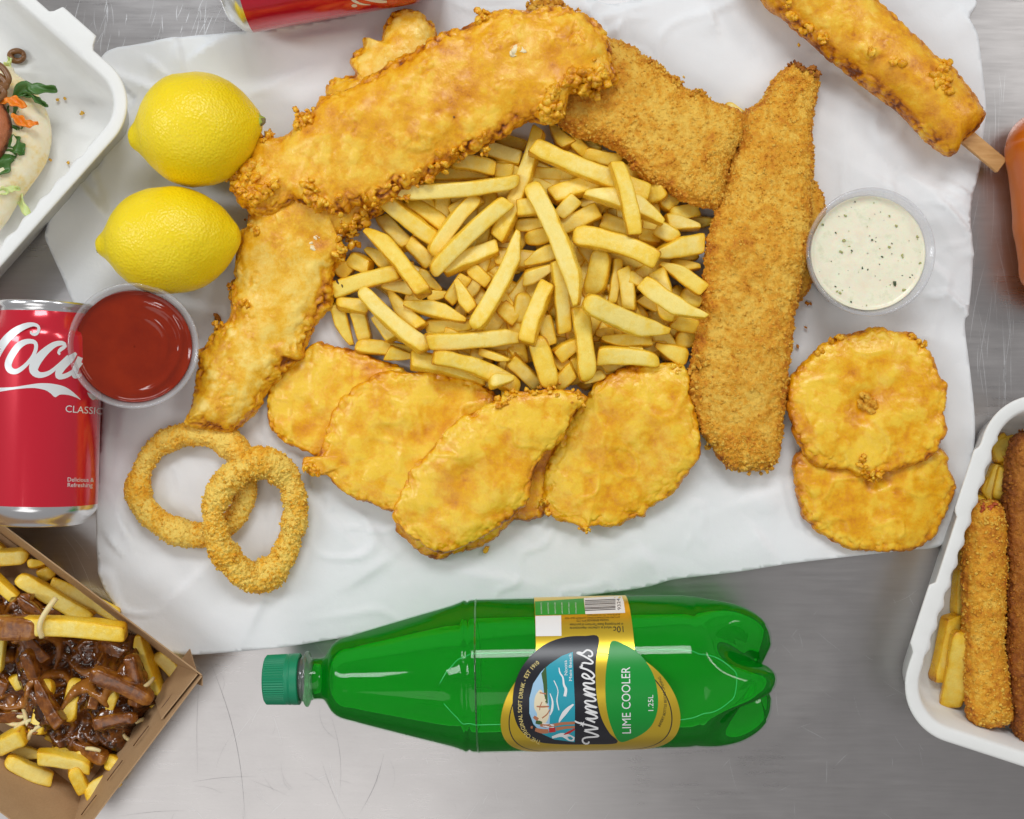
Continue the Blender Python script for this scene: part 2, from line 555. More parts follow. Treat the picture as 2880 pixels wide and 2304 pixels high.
def wood():
    m, nt, b = new_mat("pale_wood")
    co = obj_coord(nt, (30, 400, 400), (0, 0, math.radians(38)))
    c = ramp(nt, noise(nt, co, 1.0, 4), [(0.3, (0.52, 0.27, 0.085)), (0.7, (0.68, 0.40, 0.16))])
    nt.links.new(c, b.inputs["Base Color"])
    setp(b, rough=0.6)
    return m
M['wood'] = wood()

# ================================================================== SETTING
# ---- steel bench top with its scratches
bench = mesh_obj("steel_benchtop", [(-700, -600, -30), (700, -600, -30), (700, 600, -30), (-700, 600, -30), (-700, -600, 0), (700, -600, 0), (700, 600, 0), (-700, 600, 0)],
                 [(3, 2, 1, 0), (4, 5, 6, 7), (0, 1, 5, 4), (1, 2, 6, 5), (2, 3, 7, 6), (3, 0, 4, 7)], M['steel'], smooth=False)
tag(bench, "scratched brushed stainless steel benchtop under all the food", None, None, "structure")

def ribbon(mix, pts, w, z=0.05):
    p = np.asarray(pts, float)
    t = np.gradient(p, axis=0)
    t /= np.linalg.norm(t, axis=1)[:, None] + 1e-9
    nrm = np.stack([-t[:, 1], t[:, 0]], 1)
    m = len(p)
    ww = w * np.sin(np.linspace(0.12, math.pi - 0.12, m))[:, None]
    V = np.vstack([np.c_[p + nrm * ww, np.full(m, z)], np.c_[p - nrm * ww, np.full(m, z)]])
    F = [[i + m, i + 1 + m, i + 1, i] for i in range(m - 1)]
    mix.add(V, F)

sc_l, sc_d = Mix(), Mix()
def scratch(mix, a, b_, bend, w):
    a, b_ = P(*a)[:2], P(*b_)[:2]
    d = b_ - a
    n = np.array([-d[1], d[0]])
    s = np.linspace(0, 1, 14)[:, None]
    ribbon(mix, a + d * s + n * bend * np.sin(s * math.pi), w)
for a, b_, bd in [((585, 1845), (690, 2310), 0.05), ((566, 1850), (556, 2180), -0.02), ((930, 2010), (955, 2240), 0.06), ((905, 2140), (970, 2300), -0.03), ((1080, 2120), (1010, 2290), 0.05), ((340, 2295), (520, 2280), 0.02), ((540, 2200), (720, 2185), 0.03)]:
    scratch(sc_d, a, b_, bd, 0.14 if bd == 0.05 else 0.08)
R1 = random.Random(3)
for k in range(46):      # top left corner, running mostly up and down
    x, y = R1.uniform(150, 640), R1.uniform(-10, 110)
    ang = math.radians(R1.gauss(80, 14)); L = R1.uniform(20, 110)
    scratch(sc_l, (x, y), (x - L * math.cos(ang), y + L * math.sin(ang)), R1.uniform(-.08, .08), R1.uniform(.05, .16))
for k in range(40):      # right strip
    x, y = R1.uniform(2740, 2860), R1.uniform(0, 1100)
    ang = math.radians(R1.gauss(90, 7)); L = R1.uniform(60, 260)
    scratch(sc_l, (x, y), (x + L * math.cos(ang), y + L * math.sin(ang)), R1.uniform(-.03, .03), R1.uniform(.04, .10))
for k in range(120):     # front of the bench
    x, y = R1.uniform(480, 2600), R1.uniform(1650, 2300)
    ang = math.radians(R1.choice([35, 48, 130, -20, 80]) + R1.gauss(0, 9)); L = R1.uniform(15, 120)
    scratch(sc_l, (x, y), (x + L * math.cos(ang), y + L * math.sin(ang)), R1.uniform(-.1, .1), R1.uniform(.03, .085))
for k in range(26):
    x, y = R1.uniform(450, 1400), R1.uniform(1850, 2300)
    ang = math.radians(R1.gauss(70, 40)); L = R1.uniform(20, 160)
    scratch(sc_d, (x, y), (x + L * math.cos(ang), y + L * math.sin(ang)), R1.uniform(-.2, .2), R1.uniform(.025, .06))
for k in range(14):
    x, y = R1.uniform(120, 300), R1.uniform(1490, 1700)
    scratch(sc_l, (x, y), (x + R1.uniform(20, 60), y + R1.uniform(50, 130)), 0.03, R1.uniform(.04, .12))
for mx, mt in ((sc_l, 'scratch_light'), (sc_d, 'scratch_dark')):
    o = mx.obj("scratch_marks", M[mt], bench, smooth=False)
    tag(o, kind="stuff")

# ---- sheet of white paper
PAPER = [(290, 160), (327, 137), (371, 130), (501, 109), (631, 98), (800, 80), (950, 52), (1090, 18), (1250, -6), (1500, 0), (1640, 2), (1719, 15), (1800, 2), (2000, -8), (2350, -20), (2718, -10),
         (2722, 56), (2744, 93), (2755, 141), (2766, 230), (2772, 308), (2766, 371), (2759, 445), (2744, 512), (2726, 575), (2724, 648), (2731, 734), (2722, 878), (2711, 908), (2726, 1045),
         (2737, 1240), (2700, 1420), (2655, 1527), (2528, 1549), (2240, 1581), (2080, 1606), (1901, 1628), (1808, 1652), (1615, 1680), (1300, 1735), (945, 1795), (800, 1819), (640, 1833), (508, 1838), (400, 1800),
         (320, 1693), (288, 1636), (275, 1573), (272, 1400), (285, 1250), (290, 1100), (262, 950), (215, 867), (178, 778), (141, 696), (130, 656), (160, 560), (200, 420), (250, 240)]
def inside(poly, pts):
    x, y = pts[:, 0], pts[:, 1]
    r = np.zeros(len(pts), bool)
    n = len(poly)
    for i in range(n):
        x0, y0 = poly[i]; x1, y1 = poly[(i + 1) % n]
        c = ((y0 > y) != (y1 > y)) & (x < (x1 - x0) * (y - y0) / (y1 - y0 + 1e-12) + x0)
        r ^= c
    return r
def poly_dist(poly, pts):
    best = np.full(len(pts), 1e9)
    n = len(poly)
    for i in range(n):
        a = poly[i]; d = poly[(i + 1) % n] - a
        t = np.clip(((pts - a) @ d) / (d @ d + 1e-12), 0, 1)
        best = np.minimum(best, np.linalg.norm(pts - a - t[:, None] * d, axis=1))
    return best
def cdt_fill(outline, step):
    """outline Nx2 -> verts, tris with interior points every step"""
    o = np.asarray(outline, float)
    lo, hi = o.min(0), o.max(0)
    gx, gy = np.meshgrid(np.arange(lo[0] + step / 2, hi[0], step), np.arange(lo[1] + step / 2, hi[1], step))
    g = np.c_[gx.ravel(), gy.ravel()]
    if len(g):
        g = g + RNG.uniform(-.15, .15, g.shape) * step
        g = g[inside(o, g)]
        if len(g):
            g = g[poly_dist(o, g) > step * 0.45]
    allp = np.vstack([o, g]) if len(g) else o
    n = len(o)
    vs, es, fs, *_ = geometry.delaunay_2d_cdt([Vector(p) for p in allp], [(i, (i + 1) % n) for i in range(n)], [], 1, 1e-6)
    return np.array([[v[0], v[1]] for v in vs]), [list(f) for f in fs]

pap = catmull(P2(PAPER, 1), 620, True)
pv, pf = cdt_fill(pap, 2.0)
pd = poly_dist(pap, pv)
P3 = np.c_[pv, np.zeros(len(pv))]
z = 0.6 + 0.5 * (1 + fbm(P3 / 60, 3, 4)) + 0.8 * np.abs(fbm(P3 / 26, 3, 9))
z += 1.7 * np.clip(1 - np.abs(fbm(P3 / 75 + 3.3, 2, 14)) * 12, 0, 1) ** 1.2 * smooth01(vnoise(P3 / 90, 15), -0.3, 0.3)
z += 1.0 * np.clip(1 - np.abs(fbm(P3 / 40 + 7.3, 2, 16)) * 10, 0, 1) ** 1.2 * smooth01(vnoise(P3 / 60, 17), 0.0, 0.4)
edge = smooth01(-pd, -32, 0)
z += edge * (1.6 + 1.6 * vnoise(P3 / 45, 5))
# folds and creases: (start, end, half width mm, height mm)
CREASES = [((330, 210), (545, 300), 5, 3.0), ((420, 170), (470, 210), 3, 2.2), ((545, 165), (640, 105), 5, 2.4), ((500, 115), (520, 200), 4, 2.4), ((215, 500), (330, 640), 6, 3.2), ((255, 440), (300, 590), 4, 2.2), ((290, 470), (330, 330), 6, 2.6),
           ((1650, 20), (1700, 110), 4, 2.6), ((1700, 105), (1745, 75), 5, 2.4), ((1990, 30), (2015, 90), 4, 2), ((1680, 60), (1800, 20), 6, 2.2),
           ((2620, 550), (2720, 660), 5, 3.2), ((2670, 520), (2730, 560), 3, 2.4), ((2600, 835), (2660, 825), 3, 2.6), ((2660, 825), (2722, 885), 3, 3.0), ((2590, 720), (2670, 800), 6, 2.2), ((2560, 500), (2730, 590), 7, 2.4), ((2700, 30), (2750, 110), 4, 1.8), ((2400, 470), (2560, 560), 9, 1.6),
           ((345, 1560), (300, 1500), 4, 1.8), ((330, 1420), (380, 1545), 4, 2.0), ((310, 1180), (300, 1330), 6, 2.2), ((470, 1700), (620, 1560), 9, 1.5), ((1800, 1540), (1840, 1600), 8, 1.6), ((2110, 1480), (2170, 1560), 7, 1.5), ((1100, 1570), (980, 1650), 9, 1.4), ((910, 1440), (990, 1530), 6, 1.4),
           ((800, 120), (1000, 90), 10, 1.6), ((640, 300), (900, 180), 12, 1.6), ((2380, 240), (2480, 330), 10, 1.4), ((2060, 1420), (2200, 1380), 9, 1.3), ((1250, 1600), (1500, 1640), 12, 1.3), ((760, 1640), (700, 1780), 10, 1.6)]
for a, b_, w, h in CREASES:
    a, b_ = P(*a)[:2], P(*b_)[:2]
    d = b_ - a; L = np.linalg.norm(d)
    t = np.clip(((pv - a) @ d) / (L * L), -.15, 1.15)
    off = (pv - a - t[:, None] * d)
    sgn = (off @ np.array([-d[1], d[0]])) / L
    dist = np.linalg.norm(off, axis=1)
    prof = np.where(sgn > 0, np.exp(-(dist / (w * 0.30)) ** 1.2), np.exp(-(dist / (w * 1.7)) ** 1.1))
    z += 1.5 * h * prof * np.clip(1.2 - np.abs(t - .5) * 1.5, 0, 1)
under = inside(np.array([P(*q)[:2] for q in [(-50, -80), (70, -30), (385, 277), (0, 790), (-50, 820)]]), pv)
z[under] = np.minimum(z[under], 0.7)
paper = mesh_obj("paper_sheet", np.c_[pv, z], pf, M['paper'])
sol = paper.modifiers.new("thickness", 'SOLIDIFY'); sol.thickness = 0.00012; sol.offset = 1
tag(paper, "large creased sheet of white wrapping paper spread over the steel bench", "paper")

# ================================================================== FRIED FOOD
def fried_blob(name, outline, spine, zb, T, mat, style, seed, res=0.85, p=2.6, q=2.0, bottom=0.35, parent=None, extra=None, sil=0.4, dent=None, toast0=0.0, origin=None, rough=1.0):
    """closed lumpy crust: rings run from a spine line out to the outline.  zb: base height(s) along the spine"""
    zb = np.atleast_1d(np.asarray(zb, float))
    zm = zb.mean() + sil * T
    out = P2(outline, zm)
    sp = P2(spine, zm)
    per = np.linalg.norm(np.diff(np.vstack([out, out[:1]]), axis=0), axis=1).sum()
    n = int(per / res)
    o = catmull(out, n, True)
    spd = catmull(sp, 200) if len(sp) > 2 else np.linspace(sp[0], sp[1], 200)
    d2 = ((o[:, None, :] - spd[None, :, :]) ** 2).sum(2)
    ti = d2.argmin(1).astype(float)
    ker = np.hanning(max(5, int(n * 0.05)) | 1); ker /= ker.sum()
    h_ = len(ker) // 2
    ti = np.convolve(np.concatenate([ti[-h_:], ti, ti[:h_]]), ker, 'valid')
    s = np.stack([np.interp(ti, np.arange(200), spd[:, k]) for k in (0, 1)], 1)
    far = np.linalg.norm(o - s, axis=1).max()
    m = int(far / res * 1.15) + 4
    v = np.sin(np.linspace(0, 1, m) * math.pi / 2)
    zline = np.interp(ti / 199, np.linspace(0, 1, len(zb)), zb) if len(zb) > 1 else np.full(n, zb[0])
    prof = np.clip(1 - v ** p, 0, 1) ** (1 / q)
    XY = s[None] + (o - s)[None] * v[:, None, None]
    zc = zline[None, :] + T * bottom
    top = zc + (T * (1 - bottom)) * prof[:, None]
    bot = zc - (T * bottom) * prof[:, None]
    V = np.vstack([np.concatenate([XY, top[..., None]], 2).reshape(-1, 3), np.concatenate([XY[:-1], bot[:-1, :, None]], 2)[::-1].reshape(-1, 3)])
    vv = np.concatenate([np.repeat(v, n), np.repeat(v[:-1][::-1], n)])
    up = np.concatenate([np.repeat(prof, n), -np.repeat(prof[:-1][::-1], n)])
    outd = (o - s) / (np.linalg.norm(o - s, axis=1)[:, None] + 1e-6)
    od = np.vstack([np.tile(outd, (m, 1)), np.tile(outd, (m - 1, 1))])
    w_out = vv ** 4
    D = np.c_[od * w_out[:, None], np.sign(up) * np.abs(up) ** 0.6 + (up == 0) * 0.0]
    D /= np.linalg.norm(D, axis=1)[:, None] + 1e-6
    S = V + seed * 37.7
    e = smooth01(vv, 0.72, 0.98)
    if style == 'batter':
        big = fbm(S / 26, 2, seed)
        med = fbm(S / 9, 2, seed + 3)
        warp = S + 1.6 * np.stack([vnoise(S / 5, seed + 31), vnoise(S / 5, seed + 32), vnoise(S / 5, seed + 33)], 1)
        wo = dome(worley(warp / 5.2, seed + 5))
        wo2 = dome(worley(warp / 2.6, seed + 6))
        mask = smooth01(fbm(S / 15, 2, seed + 7), 0.08, 0.42)
        cr = np.clip(e * (0.75 + 0.5 * vnoise(S / 11, seed + 9)) + 0.38 * mask, 0, 1.2)
        bub = dome(worley(warp / 8.5, seed + 8), 0.5) * smooth01(vnoise(S / 19, seed + 10), -0.1, 0.3)
        d = 2.6 * big + 0.8 * med + cr * (2.4 * wo + 1.5 * wo2 - 1.2) + 0.5 * bub
        toast = 0.28 + 0.18 * big - 0.26 * med + 0.26 * e + cr * (0.62 - 0.55 * wo - 0.35 * wo2) - 0.18 * bub  # browner edges; shade put into the colour: hollows amber, raised blisters pale
    elif style == 'cake':
        big = fbm(S / 30, 2, seed)
        mid_ = fbm(S / 13, 2, seed + 2)
        med = fbm(S / 6.0, 2, seed + 3)
        fold = np.exp(-(fbm(S / 24, 2, seed + 8) / 0.10) ** 2)
        warp = S + 1.4 * np.stack([vnoise(S / 5, seed + 31), vnoise(S / 5, seed + 32), vnoise(S / 5, seed + 33)], 1)
        wo = dome(worley(warp / 4.6, seed + 5)) - 0.4
        wo2 = dome(worley(warp / 2.3, seed + 6)) - 0.4
        bub = dome(worley(warp / 9, seed + 12), 0.5) * smooth01(vnoise(S / 17, seed + 10), -0.2, 0.3)
        rim = np.exp(-((vv - 0.95) / 0.04) ** 2)
        mask = smooth01(fbm(S / 12, 2, seed + 7), 0.05, 0.45)
        d = 2.4 * big + 1.1 * mid_ + 0.2 * med + 0.6 * fold + 0.5 * rim * (up > 0) + (1.2 * e + 0.3 * mask) * wo + (0.6 * e + 0.1 * mask) * wo2 + 0.3 * bub
        toast = 0.27 + 0.22 * big - 0.32 * mid_ - 0.14 * fold + 0.46 * smooth01(vv, 0.88, 1.0) - 0.14 * med - 0.25 * (e + 0.5 * mask) * wo - 0.22 * bub  # browned rim; shade painted in, low spots darker and swells paler
    elif style == 'crumb':
        big = fbm(S / 26, 3, seed)
        wo = 0.6 - worley(S / 2.6, seed + 5)
        wo2 = 0.6 - worley(S / 1.35, seed + 6)
        med = fbm(S / 6, 3, seed + 3)
        d = (1.8 * big + 1.0 * med + (1.25 + 1.3 * e) * wo + 0.9 * wo2)
        toast = 0.28 + 0.26 * big + 0.22 * med + 0.28 * e - 0.30 * wo2 - 0.12 * wo  # darker between the crumbs and toward the edge
    else:
        d = 0.6 * fbm(S / 20, 3, seed)
        toast = smooth01(vv, 0.86, 1.0)
    d = d * rough
    V = V + D * d[:, None]
    if dent is not None:
        for (dx, dy, dr, dd) in dent:
            c = P(dx, dy, zm + T * 0.4)[:2]
            g = np.exp(-(np.linalg.norm(V[:, :2] - c, axis=1) / dr) ** 2)
            V[:, 2] += np.where(up > 0, dd, 0) * g
            toast = toast + (0.30 if dd < -2.5 else 0.08) * g * np.sign(-dd)  # dents darker, raised spots paler
    if extra is not None:
        V, toast = extra(V, vv, up, toast)
    F = loft_faces(2 * m - 1, n)
    if (o[:, 0] * np.roll(o[:, 1], -1) - np.roll(o[:, 0], -1) * o[:, 1]).sum() > 0:
        F = F[:, ::-1]
    og = origin if origin is not None else np.array([*P2([spine[len(spine) // 2]], zm)[0], zb.min()])
    return mesh_obj(name, V, F, mat, parent, og if parent is None else org(parent), attrs={"toast": np.clip(toast + toast0, 0, 1)})

def crumb_coat(o, count, mat, rmin, rmax, seed):
    """loose breadcrumbs stuck all over the upper side of a crumbed piece"""
    me = o.data
    n = len(me.vertices)
    co = np.zeros(n * 3); no = np.zeros(n * 3)
    me.vertices.foreach_get("co", co); me.vertices.foreach_get("normal", no)
    co = co.reshape(-1, 3) * 1000; no = no.reshape(-1, 3)
    r = np.random.default_rng(seed)
    ok = np.where(no[:, 2] > -0.2)[0]
    pick = r.choice(ok, count)
    base = [lump((0, 0, 0), 1.0, k + 1, 0.8, 5, 7) for k in range(12)]
    V, F, T = [], [], []
    for q, i in enumerate(pick):
        bv_, bf = base[q % 12]
        rad = r.uniform(rmin, rmax) * (1.0 if r.random() < 0.85 else 1.5)
        V.append(co[i] + no[i] * rad * 0.15 + bv_ * rad)
        F.append(bf + q * len(bv_))
        T.append(np.full(len(bv_), np.clip(r.normal(0.10, 0.15), 0, 0.8)))
    c = mesh_obj("loose_crumbs", np.vstack(V), np.vstack(F), mat, o, (0, 0, 0), attrs={"toast": np.concatenate(T)})
    return tag(c, kind="stuff")

def crispy_bits(parent, pts, mat, rmin=1.4, rmax=3.4, seed=1, spread=10, count=6):
    """knobs of fried batter that cling to one spot (part of the piece)"""
    r = random.Random(seed)
    mx = Mix()
    src = parent if parent.type == 'MESH' else parent.children[0]
    n_ = len(src.data.vertices)
    co = np.zeros(n_ * 3); src.data.vertices.foreach_get("co", co)
    co = co.reshape(-1, 3) * 1000 + org(parent)
    for (x, y, zz) in pts:
        for k in range(count):
            c = P(x + r.gauss(0, spread), y + r.gauss(0, spread), zz)
            near = np.abs(co[:, :2] - c[:2]).max(1) < 1.2
            if near.any():
                c[2] = co[near, 2].max() + 0.2
            else:
                c[2] = zz - 6 + r.uniform(-2, 2)
            mx.add(*lump(c, r.uniform(rmin, rmax), r.randint(1, 999), r.uniform(.5, .9), 9, 14))
    o = mx.obj("crispy_batter_bits", mat, parent, org(parent))
    at = o.data.attributes.new("toast", 'FLOAT', 'POINT')
    at.data.foreach_set("value", (0.34 + 0.35 * vnoise(np.vstack(mx.v) / 2.2, seed)).astype(np.float32))
    tag(o, kind="stuff")
    return o
M['scorch'] = plain("scorched_crust", (0.05, 0.022, 0.01), 0.6)
# ---- battered fish
FT = [(637, 479), (648, 527), (674, 571), (745, 597), (789, 579), (823, 557), (856, 571), (897, 579), (923, 594), (971, 597), (993, 571), (1049, 575), (1093, 557), (1157, 523), (1212, 493), (1246, 471), (1298, 438), (1348, 419), (1411, 382), (1452, 360), (1508, 345), (1537, 351), (1575, 334), (1593, 297), (1600, 275), (1625, 268), (1671, 256), (1719, 241), (1727, 215), (1716, 186), (1708, 156), (1693, 122), (1671, 85), (1634, 63), (1597, 41), (1541, 37), (1486, 41), (1437, 39), (1385, 48), (1348, 66), (1300, 93), (1223, 122), (1157, 167), (1093, 200), (1038, 230), (990, 256), (915, 275), (897, 300), (880, 325), (830, 332), (820, 360), (782, 388), (734, 375), (708, 393), (696, 427), (667, 464)]
fish_a = fried_blob("battered_fish", FT, [(715, 490), (900, 430), (1180, 300), (1460, 190), (1610, 165)], [14, 22, 28, 30, 30], 22, M['batter'], 'batter', 3, p=3.0, q=2.2,
                    dent=[(1560, 190, 9, -3), (1640, 150, 6, 1.5), (1300, 230, 14, -1.5)], toast0=0.0)
tag(fish_a, "longest battered fish fillet, lying across the top above the chips", "fried fish", "fried fish fillets")
crispy_bits(fish_a, [(690, 520, 30), (720, 560, 28), (760, 530, 32), (700, 480, 30), (880, 545, 34), (900, 575, 30), (670, 500, 28), (700, 545, 30), (735, 545, 32)], M['batter'], 1.4, 3.9, 4, 15, 11)
crispy_bits(fish_a, [(1650, 222, 48), (1690, 215, 48), (1610, 240, 46), (1670, 240, 45)], M['batter'], 1.4, 3.8, 5, 14, 12)
crispy_bits(fish_a, [(1545, 290, 46), (1560, 320, 44), (1555, 262, 46), (1540, 335, 44)], M['batter'], 1.4, 4.2, 6, 10, 9)
crispy_bits(fish_a, [(1360, 30, 44), (1365, 45, 44), (1352, 52, 44)], M['batter'], 1.2, 2.8, 7, 7, 6)
crispy_bits(fish_a, [(950, 575, 34), (1040, 560, 38), (1120, 535, 40), (1180, 505, 42), (1235, 470, 44), (1290, 430, 46), (1350, 405, 46), (860, 320, 36), (850, 345, 36), (740, 385, 32)], M['batter'], 1.0, 2.6, 8, 16, 8)
mx = Mix()
for i, (x, y) in enumerate([(1236, 345), (1248, 338), (1262, 333), (1276, 327), (1242, 352)]):
    mx.add(*lump(P(x, y, 50.2), 1.6, i + 3, 0.5))
tag(mx.obj("burnt_fleck", M['onion'], fish_a, org(fish_a)), "dark burnt fleck on the crust")
mx = Mix()
for i, (x, y, r) in enumerate([(1440, 150, 3.2), (1455, 143, 3.6), (1468, 142, 3), (1448, 155, 2.6)]):
    mx.add(*lump(P(x, y, 50.5), r, i + 13, 0.45))
mx.obj("exposed_flesh", M['flesh'], fish_a, org(fish_a))

FB = [(705, 590), (701, 637), (686, 663), (668, 719), (660, 763), (649, 837), (657, 871), (646, 908), (620, 919), (594, 967), (571, 993), (568, 1045), (553, 1119), (538, 1168), (534, 1190), (594, 1196), (653, 1201), (705, 1171), (735, 1134), (742, 1108), (800, 1029), (845, 1003), (847, 981), (867, 940), (906, 878), (925, 842), (934, 811), (936, 756), (967, 720), (967, 697), (955, 672), (1003, 650), (1050, 608), (1078, 585), (1070, 555), (900, 525), (760, 555)]
fish_b = fried_blob("battered_fish", FB, [(630, 1130), (720, 950), (790, 760), (850, 640), (960, 585)], [2.5, 2.5, 3, 4, 6], 23, M['batter_pale'], 'batter', 9, p=3.0, q=2.1, toast0=-0.04, dent=[(900, 668, 9, -4), (665, 915, 7, -2)])
tag(fish_b, "battered fish fillet standing on end left of the chips, white flesh showing", "fried fish", "fried fish fillets")
mx = Mix()
rr = random.Random(2)
for k in range(26):
    x = rr.uniform(860, 945); y = 690 - (x - 860) * 0.38 + rr.gauss(0, 9)
    mx.add(*lump(P(x, y, 22.6 + rr.uniform(-1, 1)), rr.uniform(1.8, 3.6), k, 0.35))
tag(mx.obj("exposed_flesh", M['flesh'], fish_b, org(fish_b)), "white flesh showing through the torn batter")
crispy_bits(fish_b, [(1000, 640, 22), (985, 665, 20), (960, 700, 18), (1030, 620, 22)], M['batter'], 1.3, 3, 9, 12, 8)
crispy_bits(fish_b, [(625, 915, 6), (690, 860, 20), (650, 800, 16), (720, 650, 22)], M['batter'], 1.0, 2.4, 19, 10, 5)

FC = [(1027, 111), (1020, 140), (993, 160), (988, 185), (1001, 215), (941, 230), (919, 256), (930, 320), (1010, 360), (1150, 300), (1250, 200), (1227, 115), (1223, 85), (1201, 63), (1183, 45), (1149, 35), (1119, 41), (1093, 67), (1082, 96), (1075, 122), (1050, 118)]
fish_c = fried_blob("battered_fish", FC, [(990, 290), (1080, 210), (1150, 110)], [2.5, 3, 3], 24, M['batter_pale'], 'batter', 15, p=2.6, toast0=-0.02)
tag(fish_c, "knobbly pale battered piece poking out behind the longest battered fish", "fried fish", "fried fish fillets")

# ---- crumbed fish
CA = [(1493, 10), (1560, 0), (1589, 7), (1634, 41), (1656, 67), (1701, 104), (1775, 134), (1812, 163), (1849, 182), (1879, 211), (1909, 223), (1923, 252), (1968, 263), (2005, 289), (2083, 319), (2090, 380), (2064, 427), (2042, 482), (2024, 570), (1998, 583), (1931, 568), (1871, 534), (1816, 516), (1786, 479), (1760, 445), (1693, 404), (1634, 386), (1582, 356), (1500, 270), (1460, 120)]
fish_d = fried_blob("crumbed_fish", CA, [(1550, 110), (1700, 240), (1860, 360), (1980, 450)], [10, 15, 17, 16], 17, M['crumb'], 'crumb', 21, res=0.8, p=3.2, q=2.3, toast0=-0.02)
tag(fish_d, "crumbed fish fillet slanting down from under the longest battered fish", "fried fish", "fried fish fillets")
crispy_bits(fish_d, [(1505, 15, 22), (1530, 12, 22), (1570, 12, 22), (1620, 40, 24)], M['crumb'], 0.9, 2.2, 22, 10, 12)
crispy_bits(fish_d, [(1900, 225, 26), (1850, 185, 26), (1960, 262, 26), (1790, 490, 26), (1830, 520, 26)], M['crumb'], 0.7, 1.7, 23, 12, 8)

CB = [(2243, 180), (2210, 193), (2184, 215), (2162, 252), (2150, 278), (2099, 315), (2079, 336), (2068, 419), (2042, 479), (2020, 557), (1998, 631), (1985, 700), (1979, 763), (1972, 833), (1958, 949), (1949, 973), (1945, 1029), (1936, 1115), (1958, 1175), (1975, 1217), (2009, 1256), (2035, 1295), (2065, 1320), (2125, 1325), (2176, 1308), (2198, 1273), (2206, 1208), (2210, 1112), (2217, 1019), (2225, 915), (2240, 837), (2252, 780), (2263, 700), (2273, 637), (2277, 594), (2277, 520), (2282, 464), (2284, 390), (2288, 334), (2299, 275), (2303, 208), (2280, 190), (2262, 196)]
fish_e = fried_blob("crumbed_fish", CB, [(2235, 240), (2180, 450), (2130, 750), (2080, 1050), (2085, 1230)], [3, 12, 15, 10, 3], 18, M['crumb'], 'crumb', 27, res=0.8, p=3.2, q=2.3)
tag(fish_e, "crumbed fish fillet standing upright right of the chips", "fried fish", "fried fish fillets")
crispy_bits(fish_e, [(2230, 190, 12), (2285, 200, 12), (2262, 205, 12), (2295, 215, 12)], M['crumb_dark'], 0.7, 1.8, 28, 7, 8)
crispy_bits(fish_e, [(1950, 1050, 20), (1960, 1110, 18), (1965, 1020, 20), (2090, 1318, 10), (2150, 1310, 10), (2000, 1240, 12)], M['crumb'], 0.8, 2.0, 29, 12, 9)
CC = [(2262, 480), (2296, 515), (2318, 565), (2322, 610), (2305, 700), (2288, 775), (2264, 828), (2215, 860), (2140, 800), (2150, 620), (2190, 500)]
fish_f = fried_blob("crumbed_fish", CC, [(2240, 560), (2215, 770)], [2.5], 14, M['crumb'], 'crumb', 33, res=1.0, p=3.0)
tag(fish_f, "crumbed fish piece almost hidden under the upright crumbed fillet beside white sauce cup", "fried fish", "fried fish fillets")

for o_, n_ in ((fish_d, 2600), (fish_e, 3600), (fish_f, 500)):
    crumb_coat(o_, n_, M['crumb'], 0.28, 0.75, n_)
# ---- potato cakes
C1 = [(867, 977), (897, 962), (940, 977), (1000, 986), (1065, 1012), (1129, 1035), (1180, 1070), (1170, 1150), (1090, 1240), (1000, 1282), (902, 1284), (854, 1265), (812, 1247), (773, 1213), (756, 1175), (751, 1140), (756, 1097), (773, 1063), (807, 1029)]
C2 = [(936, 1157), (975, 1115), (1009, 1084), (1056, 1059), (1108, 1048), (1193, 1050), (1258, 1059), (1326, 1076), (1369, 1097), (1390, 1130), (1360, 1230), (1270, 1370), (1180, 1430), (1099, 1434), (1043, 1411), (983, 1389), (940, 1359), (918, 1335), (880, 1338), (856, 1305), (862, 1285), (889, 1288), (908, 1250), (923, 1196)]
C5 = [(1560, 1190), (1548, 1330), (1540, 1425), (1490, 1462), (1443, 1462), (1390, 1505), (1344, 1530), (1241, 1568), (1195, 1556), (1150, 1520), (1112, 1478), (1180, 1340), (1330, 1200)]
C3 = [(1404, 1123), (1438, 1106), (1500, 1099), (1572, 1097), (1632, 1106), (1653, 1124), (1623, 1153), (1597, 1196), (1572, 1235), (1537, 1269), (1512, 1308), (1495, 1360), (1478, 1420), (1440, 1455), (1386, 1490), (1344, 1515), (1301, 1536), (1241, 1552), (1206, 1545), (1172, 1524), (1129, 1497), (1103, 1462), (1104, 1432), (1129, 1372), (1150, 1320), (1206, 1278), (1241, 1226), (1301, 1170), (1369, 1142)]
C4 = [(1657, 1115), (1679, 1080), (1709, 1054), (1765, 1029), (1812, 1018), (1850, 1022), (1906, 1024), (1932, 1059), (1940, 1102), (1953, 1157), (1962, 1209), (1968, 1265), (1949, 1303), (1928, 1338), (1898, 1380), (1855, 1415), (1822, 1437), (1816, 1456), (1777, 1460), (1735, 1477), (1668, 1477), (1647, 1494), (1625, 1475), (1580, 1469), (1542, 1445), (1524, 1419), (1529, 1372), (1542, 1308), (1572, 1252), (1593, 1200), (1610, 1166), (1632, 1143)]
cake_labels = ["leftmost potato cake, tucked behind its neighbour beside the upright battered fish", "battered potato cake second from the left, overlapping the leftmost one",
               "potato cake underneath, showing only as an edge below the folded one", "folded potato cake on top in the middle, with a browned upper edge", "rounded potato cake furthest right, beside the foot of the crumbed fillet"]
